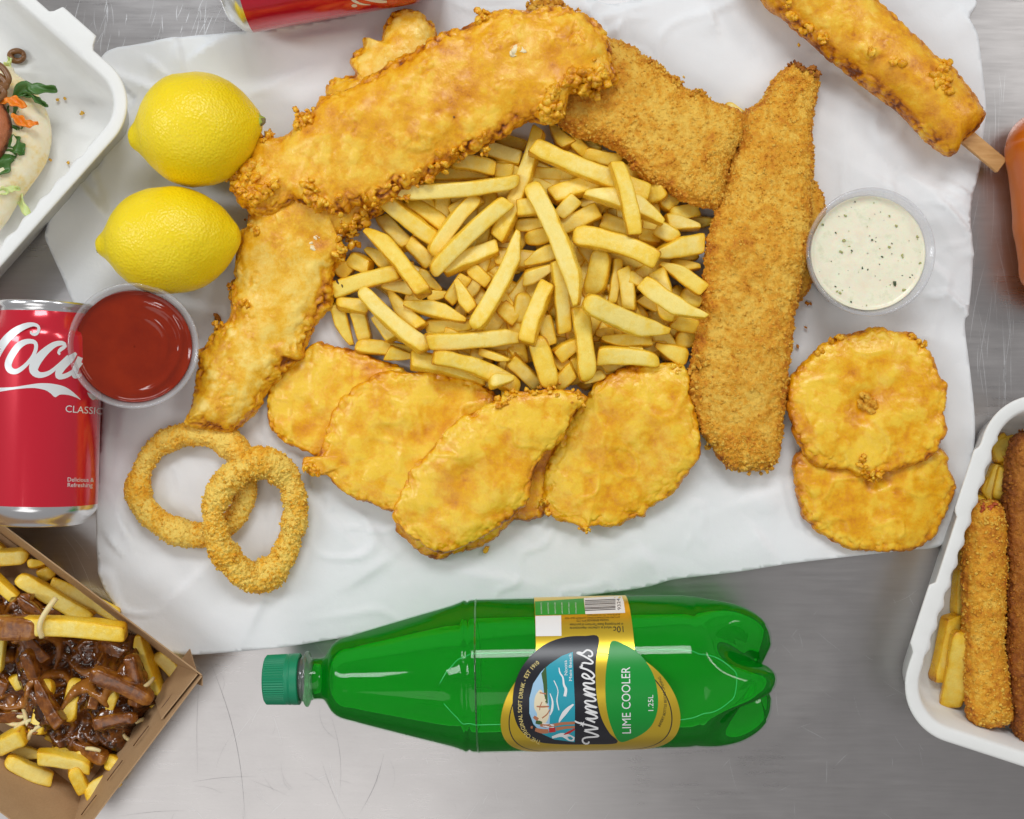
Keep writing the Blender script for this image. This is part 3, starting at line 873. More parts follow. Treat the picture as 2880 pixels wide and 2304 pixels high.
cakes = [fried_blob("potato_cake", C1, [(850, 1120), (1050, 1130)], [2.5, 4], 9, M['cake'], 'cake', 41, p=5, q=2.0, dent=[(880, 1180, 9, -1.2)]),
         fried_blob("potato_cake", C2, [(1050, 1280), (1240, 1150)], [8.5, 10], 9, M['cake'], 'cake', 47, p=5, q=2.0, dent=[(1130, 1170, 8, 1.2), (1090, 1230, 10, -1)]),
         fried_blob("potato_cake", C5, [(1300, 1430), (1450, 1300)], [2.2], 8, M['cake'], 'cake', 53, p=5, q=2.0, toast0=0.1),
         fried_blob("potato_cake", C3, [(1240, 1430), (1380, 1290), (1520, 1150)], [12, 19, 22], 11, M['cake'], 'cake', 59, p=4, q=2.0, dent=[(1300, 1260, 9, 2.2), (1250, 1310, 8, 2.0), (1440, 1290, 12, -2), (1410, 1380, 8, 1.5), (1470, 1220, 8, 1.6), (1150, 1480, 6, -1.5)], toast0=-0.02),
         fried_blob("potato_cake", C4, [(1690, 1330), (1810, 1160)], [4, 12], 12, M['cake'], 'cake', 67, p=5, q=2.0, dent=[(1740, 1300, 12, -1.2), (1790, 1220, 8, 1.2)])]
for o, lb in zip(cakes, cake_labels):
    tag(o, lb, "potato cake", "battered potato cakes")
crispy_bits(cakes[1], [(875, 1310, 10), (890, 1325, 10)], M['cake'], 1.2, 2.4, 71, 7, 7)
crispy_bits(cakes[3], [(1405, 1128, 27), (1440, 1112, 27), (1500, 1108, 27), (1560, 1106, 28), (1620, 1112, 28)], M['batter'], 0.8, 2.0, 72, 12, 7)
crispy_bits(cakes[4], [(1650, 1485, 8), (1900, 1035, 20), (1540, 1440, 8), (1530, 1410, 10)], M['cake'], 0.8, 1.9, 73, 7, 5)

# ---- pineapple fritters
G1 = [(2466, 927), (2525, 941), (2559, 938), (2574, 953), (2588, 978), (2614, 1012), (2633, 1056), (2653, 1079), (2657, 1120), (2651, 1179), (2653, 1212), (2630, 1258), (2592, 1296), (2554, 1309), (2490, 1328), (2440, 1342), (2387, 1325), (2336, 1315), (2298, 1309), (2266, 1270), (2240, 1226), (2228, 1186), (2219, 1127), (2228, 1082), (2243, 1042), (2280, 1001), (2303, 975), (2347, 953), (2395, 941)]
G2 = [(2246, 1277), (2243, 1354), (2253, 1424), (2272, 1469), (2317, 1507), (2362, 1533), (2438, 1546), (2541, 1549), (2592, 1533), (2637, 1501), (2650, 1456), (2675, 1398), (2682, 1366), (2662, 1322), (2650, 1270), (2560, 1225), (2440, 1205), (2330, 1225)]
frit2 = fried_blob("pineapple_fritter", G2, [(2420, 1380), (2500, 1380)], [2.5], 11, M['cake'], 'cake', 83, p=5, q=2.0, dent=[(2465, 1352, 6, -5), (2455, 1330, 5, -2)])
tag(frit2, "battered pineapple ring fritter partly covered by the one above it", "fritter", "pineapple ring fritters")
frit1 = fried_blob("pineapple_fritter", G1, [(2400, 1130), (2480, 1130)], [9, 12], 12, M['cake'], 'cake', 77, p=5, q=2.0, dent=[(2435, 1130, 9, -7), (2430, 1170, 5, -3), (2480, 1080, 8, -1.5), (2500, 1060, 6, 1.2)])
tag(frit1, "whole round pineapple ring fritter on top, with a plugged centre hole", "fritter", "pineapple ring fritters")
crispy_bits(frit1, [(2436, 1130, 16.5), (2440, 1148, 16.5), (2422, 1138, 16.5), (2452, 1138, 16.5), (2438, 1115, 16.5)], M['crumb'], 1.2, 2.8, 78, 7, 6)
crispy_bits(frit1, [(2430, 1330, 15), (2445, 1345, 13), (2465, 1340, 12), (2480, 1350, 10), (2425, 1300, 19)], M['batter'], 1.0, 2.6, 79, 8, 5)
crispy_bits(frit1, [(2290, 990, 10), (2325, 962, 10), (2560, 945, 14), (2580, 970, 14), (2356, 952, 11)], M['batter'], 1.0, 2.2, 80, 5, 4)

# ---- crumbed onion rings
def ring_obj(pts, rad, z0, lab, seed, bumps):
    c = catmull([(*P(x, y, zz)[:3],) for x, y, zz in pts], 480, True)
    n = 72
    t = np.roll(c, -1, 0) - np.roll(c, 1, 0)
    t[:, 2] = 0
    t /= np.linalg.norm(t, axis=1)[:, None]
    s = np.stack([t[:, 1], -t[:, 0], np.zeros(len(t))], 1)
    th = np.linspace(0, 2 * math.pi, n, endpoint=False)
    a = np.linspace(0, 2 * math.pi, len(c), endpoint=False)
    rw = rad * (1 + 0.14 * np.sin(a * 2 + seed) + 0.10 * np.sin(a * 5 + 2 * seed) + 0.06 * np.sin(a * 11 + seed))
    D = np.cos(th)[None, :, None] * s[:, None, :] + 0.85 * np.sin(th)[None, :, None] * np.array([0, 0, 1.0])
    V = (c[:, None, :] + rw[:, None, None] * D).reshape(-1, 3)
    Dn = (D / np.linalg.norm(D, axis=2)[..., None]).reshape(-1, 3)
    S = V + seed * 11.3
    wo = 0.6 - worley(S / 2.6, seed); wo2 = 0.6 - worley(S / 1.4, seed + 2); big = fbm(S / 12, 3, seed + 4)
    V = V + Dn * ((1.1 * big + bumps * (1.7 * wo + 1.0 * wo2)))[:, None]
    toast = 0.10 + 0.3 * big - 0.4 * wo2 + 0.12 * np.abs(np.cos(np.tile(th, len(c))))  # darker on the flanks and between the crumbs
    nr = len(c)
    i = np.arange(nr)[:, None]; j = np.arange(n)[None, :]
    F = np.stack([i * n + j, ((i + 1) % nr) * n + j, ((i + 1) % nr) * n + (j + 1) % n, i * n + (j + 1) % n], -1).reshape(-1, 4)
    o = mesh_obj("onion_ring", V, F, M['ring'], None, [*c[:, :2].mean(0), 2], attrs={"toast": np.clip(toast, 0, 1)})
    crumb_coat(o, int(900 + 900 * bumps), M['ring'], 0.25, 0.5 + 0.45 * bumps, seed)
    return tag(o, lab, "onion ring", "crumbed onion rings")
zq = lambda pts, k, z: [(300 + x / 3.137, 1150 + y / 3.137, zz) for (x, y), zz in zip(pts, z)]
r1 = [(740, 225), (520, 290), (360, 450), (275, 690), (350, 890), (530, 1040), (780, 1115), (1000, 1080), (1170, 900), (1230, 690), (1190, 430), (1000, 265)]
ring_obj(zq(r1, 0, [9.2] * 12), 7.2, 2, "smoother crumbed onion ring at the left, lying partly under the other ring", 3, 0.62)
r2 = [(1310, 480), (1090, 610), (950, 850), (970, 1100), (1090, 1340), (1290, 1490), (1480, 1410), (1600, 1200), (1665, 950), (1640, 710), (1500, 520)]
ring_obj(zq(r2, 0, [20, 23, 24, 22, 16, 11, 10, 10, 11, 12, 16]), 7.9, 2, "craggy crumbed onion ring at the right, resting on the other ring", 8, 1.0)

# ---- battered sausage on a stick
SG = [(2143, 0), (2169, 30), (2202, 48), (2240, 82), (2288, 126), (2317, 148), (2369, 186), (2399, 212), (2451, 252), (2499, 289), (2544, 334), (2599, 382), (2637, 416), (2663, 434), (2685, 427), (2696, 404), (2740, 367), (2759, 341), (2765, 319), (2748, 289), (2711, 241), (2666, 196), (2618, 163), (2581, 122), (2525, 74), (2473, 19), (2462, 0), (2420, -60), (2330, -150), (2200, -190), (2100, -150), (2090, -60)]
sroot = empty("battered_sausage", P(2480, 210, 2), "battered sausage on a wooden stick at the top edge of the paper", "battered sausage")
fried_blob("batter_coating", SG, [(2230, -60), (2400, 95), (2560, 235), (2670, 340)], [2.5], 34, M['batter'], 'batter', 91, p=2.1, q=2.0, bottom=0.5, sil=0.5, parent=sroot, rough=0.55, toast0=0.12,
           dent=[(2440, 145, 6, 1.6), (2620, 240, 9, 2.2), (2650, 262, 7, 2), (2540, 300, 12, -1.2)])
crispy_bits(sroot, [(2640, 215, 34), (2655, 235, 34), (2620, 240, 35), (2650, 265, 33), (2652, 190, 28)], M['batter'], 1.2, 3.0, 92, 8, 5)
crispy_bits(sroot, [(2195, 35, 16), (2215, 60, 18), (2260, 100, 18), (2300, 120, 20), (2445, 145, 36), (2520, 175, 36)], M['batter'], 1.0, 2.8, 93, 8, 5)
a, b_ = P(2690, 362, 19), P(2816, 468, 14)
d = (b_ - a); L = np.linalg.norm(d); d /= L
sd = np.cross([0, 0, 1], d); sd /= np.linalg.norm(sd); ud = np.cross(d, sd)
V = [a + d * i * (L + 0) + sd * j * 5.0 + ud * k * 1.6 for i in (0, 1) for j in (-1, 1) for k in (-1, 1)]
st = mesh_obj("stick", V, [(0, 1, 3, 2), (4, 6, 7, 5), (0, 4, 5, 1), (2, 3, 7, 6), (0, 2, 6, 4), (1, 5, 7, 3)], M['wood'], sroot, org(sroot), smooth=False)
bv = st.modifiers.new("bevel", 'BEVEL'); bv.width = 0.0005; bv.segments = 2

# ================================================================== CHIPS
def fry_mesh(L, w, t, bend=0.0, sag=0.0, endA=0, endB=0, roll=0.0, seed=0):
    """chip along +x, centred; end 0 = square cut, 1 = wedge point, 2 = rounded"""
    r = random.Random(seed)
    nA = 16
    th = np.linspace(0, 2 * math.pi, nA, endpoint=False) + math.pi / nA
    ex = 0.32
    cx = np.sign(np.cos(th)) * np.abs(np.cos(th)) ** ex
    cy = np.sign(np.sin(th)) * np.abs(np.sin(th)) ** ex
    xs = np.concatenate([[0, 0.012, 0.04], np.linspace(0.10, 0.90, 13), [0.96, 0.988, 1.0]])
    V, tw = [], r.uniform(-0.25, 0.25)
    ka, kb = r.uniform(-.35, .35), r.uniform(-.35, .35)
    w1, w2 = r.uniform(.86, 1.06), r.uniform(.86, 1.06)
    for x in xs:
        sw = w1 + (w2 - w1) * x
        st_ = 1.0
        sh = 0.0
        for e, q_, sg in ((endA, x, 1), (endB, 1 - x, -1)):
            mm = q_ * L
            if e == 0:
                f = min(1, 0.91 + 0.09 * min(1, mm / (w * .2))) if mm > 0 else 0.82
                sw *= f; st_ *= f
            elif e == 1:
                f = 0.30 + 0.70 * min(1, mm / (w * 1.4)) ** 0.8
                sw *= f; sh += (1 - f) * w * 0.42 * (1 if ka > 0 else -1)
                st_ *= 0.55 + 0.45 * f
            else:
                f = math.sqrt(max(0.0, 1 - (1 - min(1, mm / (w * .5))) ** 2)) * 0.75 + 0.25
                sw *= f; st_ *= f
        a = roll + tw * (x - .5)
        yy, zz = cx * w / 2 * sw + sh, cy * t / 2 * st_
        y = yy * math.cos(a) - zz * math.sin(a)
        z_ = yy * math.sin(a) + zz * math.cos(a)
        k = 4 * x * (1 - x)
        skew = (ka * (1 - x) ** 6 + kb * x ** 6) * yy * (1 if endA == 0 or endB == 0 else 0)
        V.append(np.stack([(x - .5) * L + skew, y + bend * L * (k - .5), z_ + sag * (k - .5)], 1))
    V = np.vstack(V)
    n = len(xs)
    V += 0.5 * np.stack([vnoise(V / 8 + seed * 7.7, 1), vnoise(V / 8 + seed * 7.7, 2), vnoise(V / 8 + seed * 7.7, 3)], 1)
    F = loft_faces(n, nA).tolist()
    F.append(list(range(nA))[::-1]); F.append(list(range((n - 1) * nA, n * nA)))
    corner = np.abs(np.cos(th) * np.sin(th) * 2) ** 3
    side = np.abs(np.cos(th)) > 0.8
    to = np.tile(0.10 + 0.20 * corner + 0.32 * side, n) + np.repeat(0.34 * np.exp(-np.minimum(xs, 1 - xs) * L / 3.0), nA)
    to += 0.16 * fbm(V / 9 + seed * 5.1, 2, seed)
    return V, F, np.clip(to + r.uniform(-0.12, 0.14), 0, 1)

class Pile:
    """keeps a height map so that each chip comes to rest on what lies under it"""
    def __init__(self, x0, x1, y0, y1, base, cap=99.0):
        self.cap = cap
        self.x0, self.y0 = x0, y0
        self.h = np.full((int(x1 - x0) + 1, int(y1 - y0) + 1), float(base))
    def rest(self, c, ang, L, w, t, squash=0.62):
        n = max(8, int(L / 1.5))
        s = np.linspace(-L / 2, L / 2, n)
        dx, dy = math.cos(ang), math.sin(ang)
        hs = np.zeros(n)
        for o in (-0.3, 0, 0.3):
            X = c[0] + dx * s - dy * o * w; Y = c[1] + dy * s + dx * o * w
            I = np.clip((X - self.x0).astype(int), 0, self.h.shape[0] - 1); J = np.clip((Y - self.y0).astype(int), 0, self.h.shape[1] - 1)
            hs = np.maximum(hs, self.h[I, J])
        best = None
        for i in range(n):
            if s[i] > 0: break
            for j in range(n - 1, -1, -1):
                if s[j] <= s[i] or s[j] < 0: break
                k = (hs[j] - hs[i]) / (s[j] - s[i])
                z0 = hs[i] - k * s[i]
                over = (hs - (z0 + k * s)).max()
                sc = z0 + over
                if over < 0.6 and (best is None or sc < best[0]):
                    best = (sc, k)
        if best is None:
            best = (hs.max(), 0.0)
        z0, k = best
        k = max(-0.35, min(0.35, k))
        zc = z0 + t * 0.5 * squash
        if zc > self.cap:
            zc = self.cap + 0.25 * (zc - self.cap)
            k *= 0.4
        m = np.linspace(-0.5, 0.5, max(4, int(w)))
        for o in m:
            X = c[0] + dx * s - dy * o * w; Y = c[1] + dy * s + dx * o * w
            I = np.clip((X - self.x0).astype(int), 0, self.h.shape[0] - 1); J = np.clip((Y - self.y0).astype(int), 0, self.h.shape[1] - 1)
            self.h[I, J] = np.maximum(self.h[I, J], zc + k * s + t * 0.42)
        return zc, k

def put_fry(pile, a_px, b_px, w_px, guess, seed, mat='fry', bend=0.0, ends=None, name="potato_chip", thick=None, zfix=None, squash=0.62, wf=1.07):
    A, B = P(*a_px, guess), P(*b_px, guess)
    d = B - A
    L = float(np.linalg.norm(d)); ang = math.atan2(d[1], d[0])
    w = w_px / PXMM * (CAM_H - guess) / CAM_H
    t = thick or max(5.0, min(w, 9.5) * random.Random(seed + 5).uniform(0.82, 0.98))
    c = (A + B) / 2
    if zfix is None:
        zc, k = pile.rest(c, ang, L, w, t, squash)
    else:
        zc, k = zfix
    r = random.Random(seed)
    if bend == 0 and L > 22:
        bend = r.uniform(-0.035, 0.035)
    if ends is None:
        ends = (r.choice([0, 0, 0, 1, 2, 2]), r.choice([0, 0, 0, 1, 2]))
    V, F, to = fry_mesh(L * 1.03, w * wf, t * 1.08, bend, 0, ends[0], ends[1], math.radians(r.uniform(-16, 16)), seed)
    o = mesh_obj(name, V, F, M[mat], attrs={"toast": to})
    # keep the chip where the photograph shows it at its real height
    kk = (CAM_H - zc) / (CAM_H - guess)
    o.location = Vector((c[0] * kk, c[1] * kk, zc)) / 1000
    o.rotation_euler = Matrix.Rotation(ang, 3, 'Z').to_quaternion().to_matrix().to_3x3().to_euler() if abs(k) < 1e-6 else (Matrix.Rotation(ang, 3, 'Z') @ Matrix.Rotation(-math.atan(k), 3, 'Y')).to_euler()
    return o, dict(L=L, ang=ang, c=c, z=zc, px=((a_px[0] + b_px[0]) / 2, (a_px[1] + b_px[1]) / 2))

# (x0, y0, x1, y1, width, layer, bend) in photograph pixels
CH = [
 # lower layer
 (1070, 610, 1150, 702, 44, 1, 0), (1150, 570, 1250, 635, 44, 1, 0), (1348, 410, 1464, 451, 40, 1, 0), (1209, 491, 1371, 488, 38, 1, 0), (1383, 479, 1441, 480, 40, 1, 0), (1394, 388, 1478, 414, 38, 1, 0), (1150, 680, 1212, 745, 42, 1, 0),
 (985, 725, 1045, 756, 45, 1, 0), (1040, 690, 1100, 756, 45, 1, 0), (935, 735, 985, 775, 45, 1, 0), (945, 850, 978, 973, 42, 1, 0), (1002, 865, 1031, 965, 46, 1, 0), (1065, 885, 1112, 955, 45, 1, 0), (1195, 917, 1329, 914, 34, 1, 0), (1073, 795, 1162, 817, 32, 1, 0),
 (1176, 772, 1245, 806, 40, 1, 0), (1205, 830, 1262, 838, 36, 1, 0), (1259, 850, 1309, 781, 40, 1, 0), (1320, 750, 1375, 795, 38, 1, 0), (1000, 973, 1159, 992, 38, 1, 0), (1090, 992, 1155, 1014, 46, 1, 0), (1160, 1010, 1360, 1062, 46, 1, 0), (1435, 980, 1460, 1005, 24, 1, 0),
 (1494, 486, 1624, 502, 34, 1, 0.05), (1538, 355, 1600, 420, 45, 1, 0), (1605, 390, 1650, 432, 36, 1, 0), (1640, 433, 1745, 453, 40, 1, 0), (1745, 475, 1795, 502, 40, 1, 0), (1850, 555, 1895, 580, 46, 1, 0), (1877, 608, 1960, 588, 42, 1, 0), (1875, 628, 1965, 628, 44, 1, 0), (1795, 662, 1855, 674, 38, 1, 0),
 (1448, 636, 1540, 630, 38, 1, 0), (1915, 828, 1975, 848, 44, 1, 0), (1895, 960, 1965, 945, 52, 1, 0), (1890, 900, 1965, 918, 42, 1, 0), (1472, 825, 1458, 908, 42, 1, 0), (1400, 820, 1450, 850, 42, 1, 0), (1410, 862, 1452, 902, 46, 1, 0), (1840, 985, 1935, 1005, 52, 1, 0), (1676, 925, 1724, 938, 46, 1, 0), (1612, 995, 1632, 1058, 42, 1, 0),
 (1560, 1000, 1600, 1040, 40, 1, 0), (1650, 1085, 1700, 1050, 44, 1, 0), (1345, 985, 1330, 1060, 40, 1, 0), (1890, 755, 1965, 740, 42, 1, 0), (1640, 690, 1690, 760, 44, 1, 0), (1380, 600, 1420, 650, 40, 1, 0), (1270, 600, 1350, 560, 42, 1, 0), (1620, 560, 1700, 590, 42, 1, 0), (1690, 620, 1780, 650, 42, 1, 0), (1580, 880, 1640, 930, 44, 1, 0), (1720, 800, 1790, 900, 42, 1, 0), (1250, 940, 1340, 980, 40, 1, 0),
 # middle layer
 (1088, 565, 1222, 672, 44, 2, 0), (1270, 451, 1392, 474, 44, 2, 0), (1338, 552, 1212, 712, 40, 2, 0), (1245, 756, 1398, 697, 45, 2, 0), (1520, 370, 1405, 668, 43, 2, 0.03), (935, 812, 1130, 767, 46, 2, 0.02), (1084, 823, 1190, 925, 43, 2, -0.03), (945, 852, 1040, 867, 40, 2, 0), (1142, 845, 1309, 892, 45, 2, -0.05), (1273, 795, 1331, 872, 42, 2, 0),
 (1435, 1008, 1521, 1091, 42, 2, 0), (1530, 890, 1544, 972, 46, 2, 0), (1556, 1093, 1616, 1038, 46, 2, 0), (1347, 985, 1432, 1018, 22, 2, 0), (1554, 553, 1700, 508, 50, 2, 0), (1573, 607, 1620, 556, 42, 2, 0), (1816, 549, 1872, 537, 50, 2, 0), (1848, 640, 1905, 672, 48, 2, 0), (1452, 587, 1515, 580, 50, 2, 0), (1475, 674, 1552, 656, 50, 2, 0),
 (1475, 729, 1572, 706, 44, 2, 0), (1473, 782, 1562, 760, 46, 2, 0), (1738, 731, 1721, 850, 27, 2, 0), (1755, 755, 1772, 868, 42, 2, 0), (1770, 775, 1818, 792, 50, 2, 0), (1803, 838, 1835, 880, 46, 2, 0), (1866, 733, 1978, 817, 43, 2, 0), (1565, 1003, 1642, 943, 43, 2, 0), (1690, 966, 1828, 957, 42, 2, 0), (1755, 985, 1808, 990, 26, 2, 0), (1683, 998, 1852, 1012, 47, 2, 0.05),
 # upper layer
 (1100, 545, 1458, 514, 47, 3, -0.03), (1424, 567, 1214, 762, 49, 3, 0), (1034, 630, 1200, 834, 47, 3, 0.02), (1012, 818, 1198, 985, 47, 3, 0), (1204, 966, 1486, 941, 47, 3, 0), (1222, 998, 1466, 1092, 47, 3, 0.07), (1510, 948, 1550, 1088, 55, 3, 0), (1472, 662, 1338, 925, 52, 3, 0.03), (1570, 735, 1588, 934, 48, 3, 0), (1695, 704, 1668, 828, 60, 3, 0.04), (1539, 798, 1478, 965, 50, 3, -0.04),
 (1566, 642, 1684, 594, 48, 3, 0), (1503, 417, 1820, 546, 56, 3, 0.0), (1652, 530, 1866, 609, 53, 3, 0.02), (1832, 705, 1980, 684, 58, 3, 0), (1852, 764, 1882, 905, 50, 3, 0), (1632, 868, 1652, 1070, 50, 3, 0.02),
 # lying on top
 (1498, 512, 1638, 848, 54, 4, 0.03), (1735, 460, 1788, 656, 48, 4, 0), (1615, 655, 1848, 730, 57, 4, 0.06), (1375, 1076, 1442, 1078, 48, 4, 0), (1636, 850, 1882, 948, 60, 4, 0), (1808, 794, 1970, 905, 55, 4, 0),
]
pile = Pile(-140, 140, -80, 200, 2.5, 9)
chips = []
rf = random.Random(31)
GUESS = {0: 6, 1: 11, 2: 19, 3: 26, 4: 34}
CHIP_POLY = np.array([(1120, 560), (1420, 420), (1640, 400), (1850, 540), (1960, 640), (1950, 950), (1850, 1020), (1620, 1050), (1400, 1060), (1180, 1010), (1140, 900), (1080, 780), (1180, 640)], float)
k = 0
while k < 110:      # the bottom of the heap, seen through the gaps
    x, y = rf.uniform(1050, 1950), rf.uniform(400, 1060)
    if not inside(CHIP_POLY, np.array([[x, y]]))[0] or (x < 1210 and 620 < y < 740):
        continue
    a_ = rf.uniform(0, math.pi); L_ = rf.uniform(50, 105)
    chips.append((*put_fry(pile, (x - L_ * math.cos(a_), y - L_ * math.sin(a_)), (x + L_ * math.cos(a_), y + L_ * math.sin(a_)), rf.uniform(40, 50), 6, 500 + k, 'fry_dark' if k % 3 else 'fry', squash=0.5, wf=1.2), 0))
    k += 1
k = 0
pile.cap = 12
while k < 34:      # longer chips lying in the lower half of the heap
    x, y = rf.uniform(1080, 1940), rf.uniform(430, 1050)
    a_ = rf.uniform(0, math.pi); L_ = rf.uniform(75, 125)
    e_ = np.array([(x - L_ * math.cos(a_), y - L_ * math.sin(a_)), (x + L_ * math.cos(a_), y + L_ * math.sin(a_))])
    if not inside(CHIP_POLY, e_).all() or (x < 1230 and 600 < y < 760):
        continue
    chips.append((*put_fry(pile, tuple(e_[0]), tuple(e_[1]), rf.uniform(38, 48), 11, 640 + k, 'fry' if k % 2 else 'fry_dark', squash=0.5, wf=1.1), 1))
    k += 1
for i, (x0, y0, x1, y1, w, ly, bd) in enumerate(CH):
    mat = 'fry_dark' if (ly == 1 and i % 2) or i % 7 == 3 else 'fry'
    pile.cap = {1: 15, 2: 23, 3: 31, 4: 40}[ly]
    chips.append((*put_fry(pile, (x0, y0), (x1, y1), w, GUESS[ly], i + 1, mat, bend=bd, squash={1: .5, 2: .58, 3: .72, 4: .85}[ly], wf={1: 1.1, 2: 1.06, 3: 1.03, 4: 1.02}[ly]), ly))
print("chip heap height", pile.h.max())

# labels that single out each chip of the heap
def words(info, ly):
    L, (x, y) = info['L'], info['px']
    size = "short" if L < 20 else "medium" if L < 38 else "long"
    a = math.degrees(info['ang']) % 180
    lean = "lying level" if a < 22 or a > 158 else "rising rightward" if a < 68 else "upright" if a < 112 else "falling rightward"
    deep = {0: "deep in the heap", 1: "low in the heap", 2: "midway up the heap", 3: "high on the heap", 4: "on top of the heap"}[ly]
    col = 0 if x < 1260 else 1 if x < 1480 else 2 if x < 1700 else 3
    row = 0 if y < 600 else 1 if y < 820 else 2
    place = [["under the longest battered fish's lower edge", "below the longest battered fish", "where both upper fillets meet", "under the slanting crumbed fillet"],
             ["beside the upright battered fish", "left of centre", "right of centre", "beside the upright crumbed fillet"],
             ["above the leftmost potato cake", "above the second potato cake", "above the folded potato cake", "above the rightmost potato cake"]][row][col]
    return f"{size} chip {lean} {deep}, {place}"
byl = {}
for o, info, ly in chips:
    byl.setdefault(words(info, ly), []).append((info['px'][0], o))
for lb, lst in byl.items():
    lst.sort(key=lambda t: t[0])
    for q_, (_, o) in enumerate(lst):
        n_ = len(lst)
        if n_ == 1: l2 = lb
        elif q_ == 0: l2 = "leftmost " + lb
        elif q_ == n_ - 1: l2 = "rightmost " + lb
        else: l2 = ORD[q_] + lb
        tag(o, l2, "potato chip", "chips in the heap")
# scorched ends on two of the chips
def scorch(o, spots):
    for (x, y, zz, r) in spots:
        V, F = lump(P(x, y, zz), r, int(x), 0.35)
        mesh_obj("burnt_spot", V, F, M['scorch'], o).matrix_parent_inverse = o.matrix_basis.inverted()
cx_ = [o for o, inf, ly in chips if ly == 2]
def top_at(x, y):
    p = P(x, y, 20)
    return pile.h[int(p[0] - pile.x0), int(p[1] - pile.y0)]
for o, inf, ly in chips:
    if ly == 2 and abs(inf['px'][0] - 1032) < 3 and abs(inf['px'][1] - 789) < 4:
        scorch(o, [(948, 800, top_at(948, 802), 2.6), (955, 795, top_at(955, 797), 2.4), (963, 800, top_at(963, 797), 2.0), (1103, 780, top_at(1103, 775), 1.3)])
    if ly == 4 and abs(inf['px'][0] - 1889) < 3:
        scorch(o, [(1805, 805, top_at(1815, 805) - 2, 1.3), (1806, 815, top_at(1815, 812) - 2, 1.1)])
    if ly == 2 and abs(inf['px'][0] - 1627) < 3:
        scorch(o, [(1598, 528, top_at(1598, 528) - .4, 1.4), (1608, 522, top_at(1608, 522) - .4, 1.2)])
# stray chip end beside the slanting crumbed fillet
o, _ = put_fry(pile, (2035, 300), (2085, 335), 40, 4, 901, 'fry', ends=(2, 0), zfix=(7, 0))
tag(o, "tip of a chip peeping out above the slanting crumbed fillet", "potato chip")
# crumbs on the paper
cr = [(2270, 853, 1.6), (2280, 855, 1.2), (2266, 921, 1.0), (2243, 974, 1.3), (1368, 1545, 2.6), (612, 892, 2.8), (690, 618, 0.9), (2560, 310, 0.8)]
crl = ["larger crumb on the paper between upright crumbed fillet and white sauce cup", "smaller crumb touching the larger one below the white sauce cup", "tiny crumb on the paper right of the crumbed fillet", "crumb on the paper just left of the top pineapple fritter", "yellow drip of batter at the foot of the folded potato cake", "flat brown batter drop between red sauce cup and upright battered fish", "tiny brown speck beside the lower lemon", "dark speck on the paper left of the sausage"]
for i, ((x, y, r), lb) in enumerate(zip(cr, crl)):
    V, F = lump(P(x, y, 3.2), r, i + 5, 0.45)
    o = mesh_obj("crumb", V, F, M['crumb'] if i not in (4,) else M['cake'], None, P(x, y, 2.5), attrs={"toast": np.full(len(V), 0.75 if i != 4 else 0.25)})
    tag(o, lb, "crumb", "crumbs on the paper")
# ================================================================== LEMONS
LEM = np.array([(0, 0), (0.006, 4.0), (0.03, 6.6), (0.06, 8.8), (0.10, 13.0), (0.16, 20.0), (0.26, 27.6), (0.39, 32.0), (0.53, 32.8), (0.67, 30.6), (0.79, 25.2), (0.88, 18.4), (0.935, 12.4), (0.965, 8.8), (0.99, 5.2), (1, 0)])
def lemon(tip, stem, R, lab, seed, stem_green):
    a, b_ = P(*tip, R), P(*stem, R)
    root = empty("lemon", [*((a + b_) / 2)[:2], 2], lab, "lemon", "whole lemons")
    L = np.linalg.norm(b_ - a)
    t = np.linspace(0, 1, 70)
    pr = catmull(LEM, 70)
    V, F = revolve(a, b_ - a, [(h * L, r * R / 32.8) for h, r in pr], 96)
    c = (a + b_) / 2
    Dn = (V - c) / np.linalg.norm(V - c, axis=1)[:, None]
    V = V + Dn * (0.9 * fbm(V / 26 + seed, 2, seed) + 0.18 * fbm(V / 5 + seed, 2, seed + 1))[:, None]
    V[:, 2] += 2.0
    mesh_obj("peel", V, F, M['lemon'], root, org(root))
    if stem_green:
        d = (b_ - a) / L
        q = b_ - d * 1.5 + np.array([0, 0, 4.5])
        V, F = lump(q, 3.6, 4, 0.9)
        mesh_obj("stem_button", V, F, M['lemon_stem'], root, org(root))
        V, F = lump(q + d * 2.4 + np.array([0, -1.5, 0.5]), 2.6, 9, 0.9)
        mesh_obj("stem_scar", V, F, M['lemon_scar'], root, org(root))
    else:
        for i, (dx, dy, dz, r) in enumerate([(2.5, 1, 4.6, 1.4), (3, -1.6, 4.9, 1.7), (2.0, -3.5, 4.3, 1.2)]):
            V, F = lump(a + np.array([dx, dy, dz]), r, i + 3, 0.5)
            mesh_obj("tip_scar", V, F, M['lemon_scar'], root, org(root))
    return root
lemon((365, 392), (738, 342), 34, "upper lemon with a green stem button, beside the longest battered fish", 3, True)
lemon((274, 695), (678, 662), 32.2, "lower lemon pointing left, above the tomato sauce cup", 11, False)

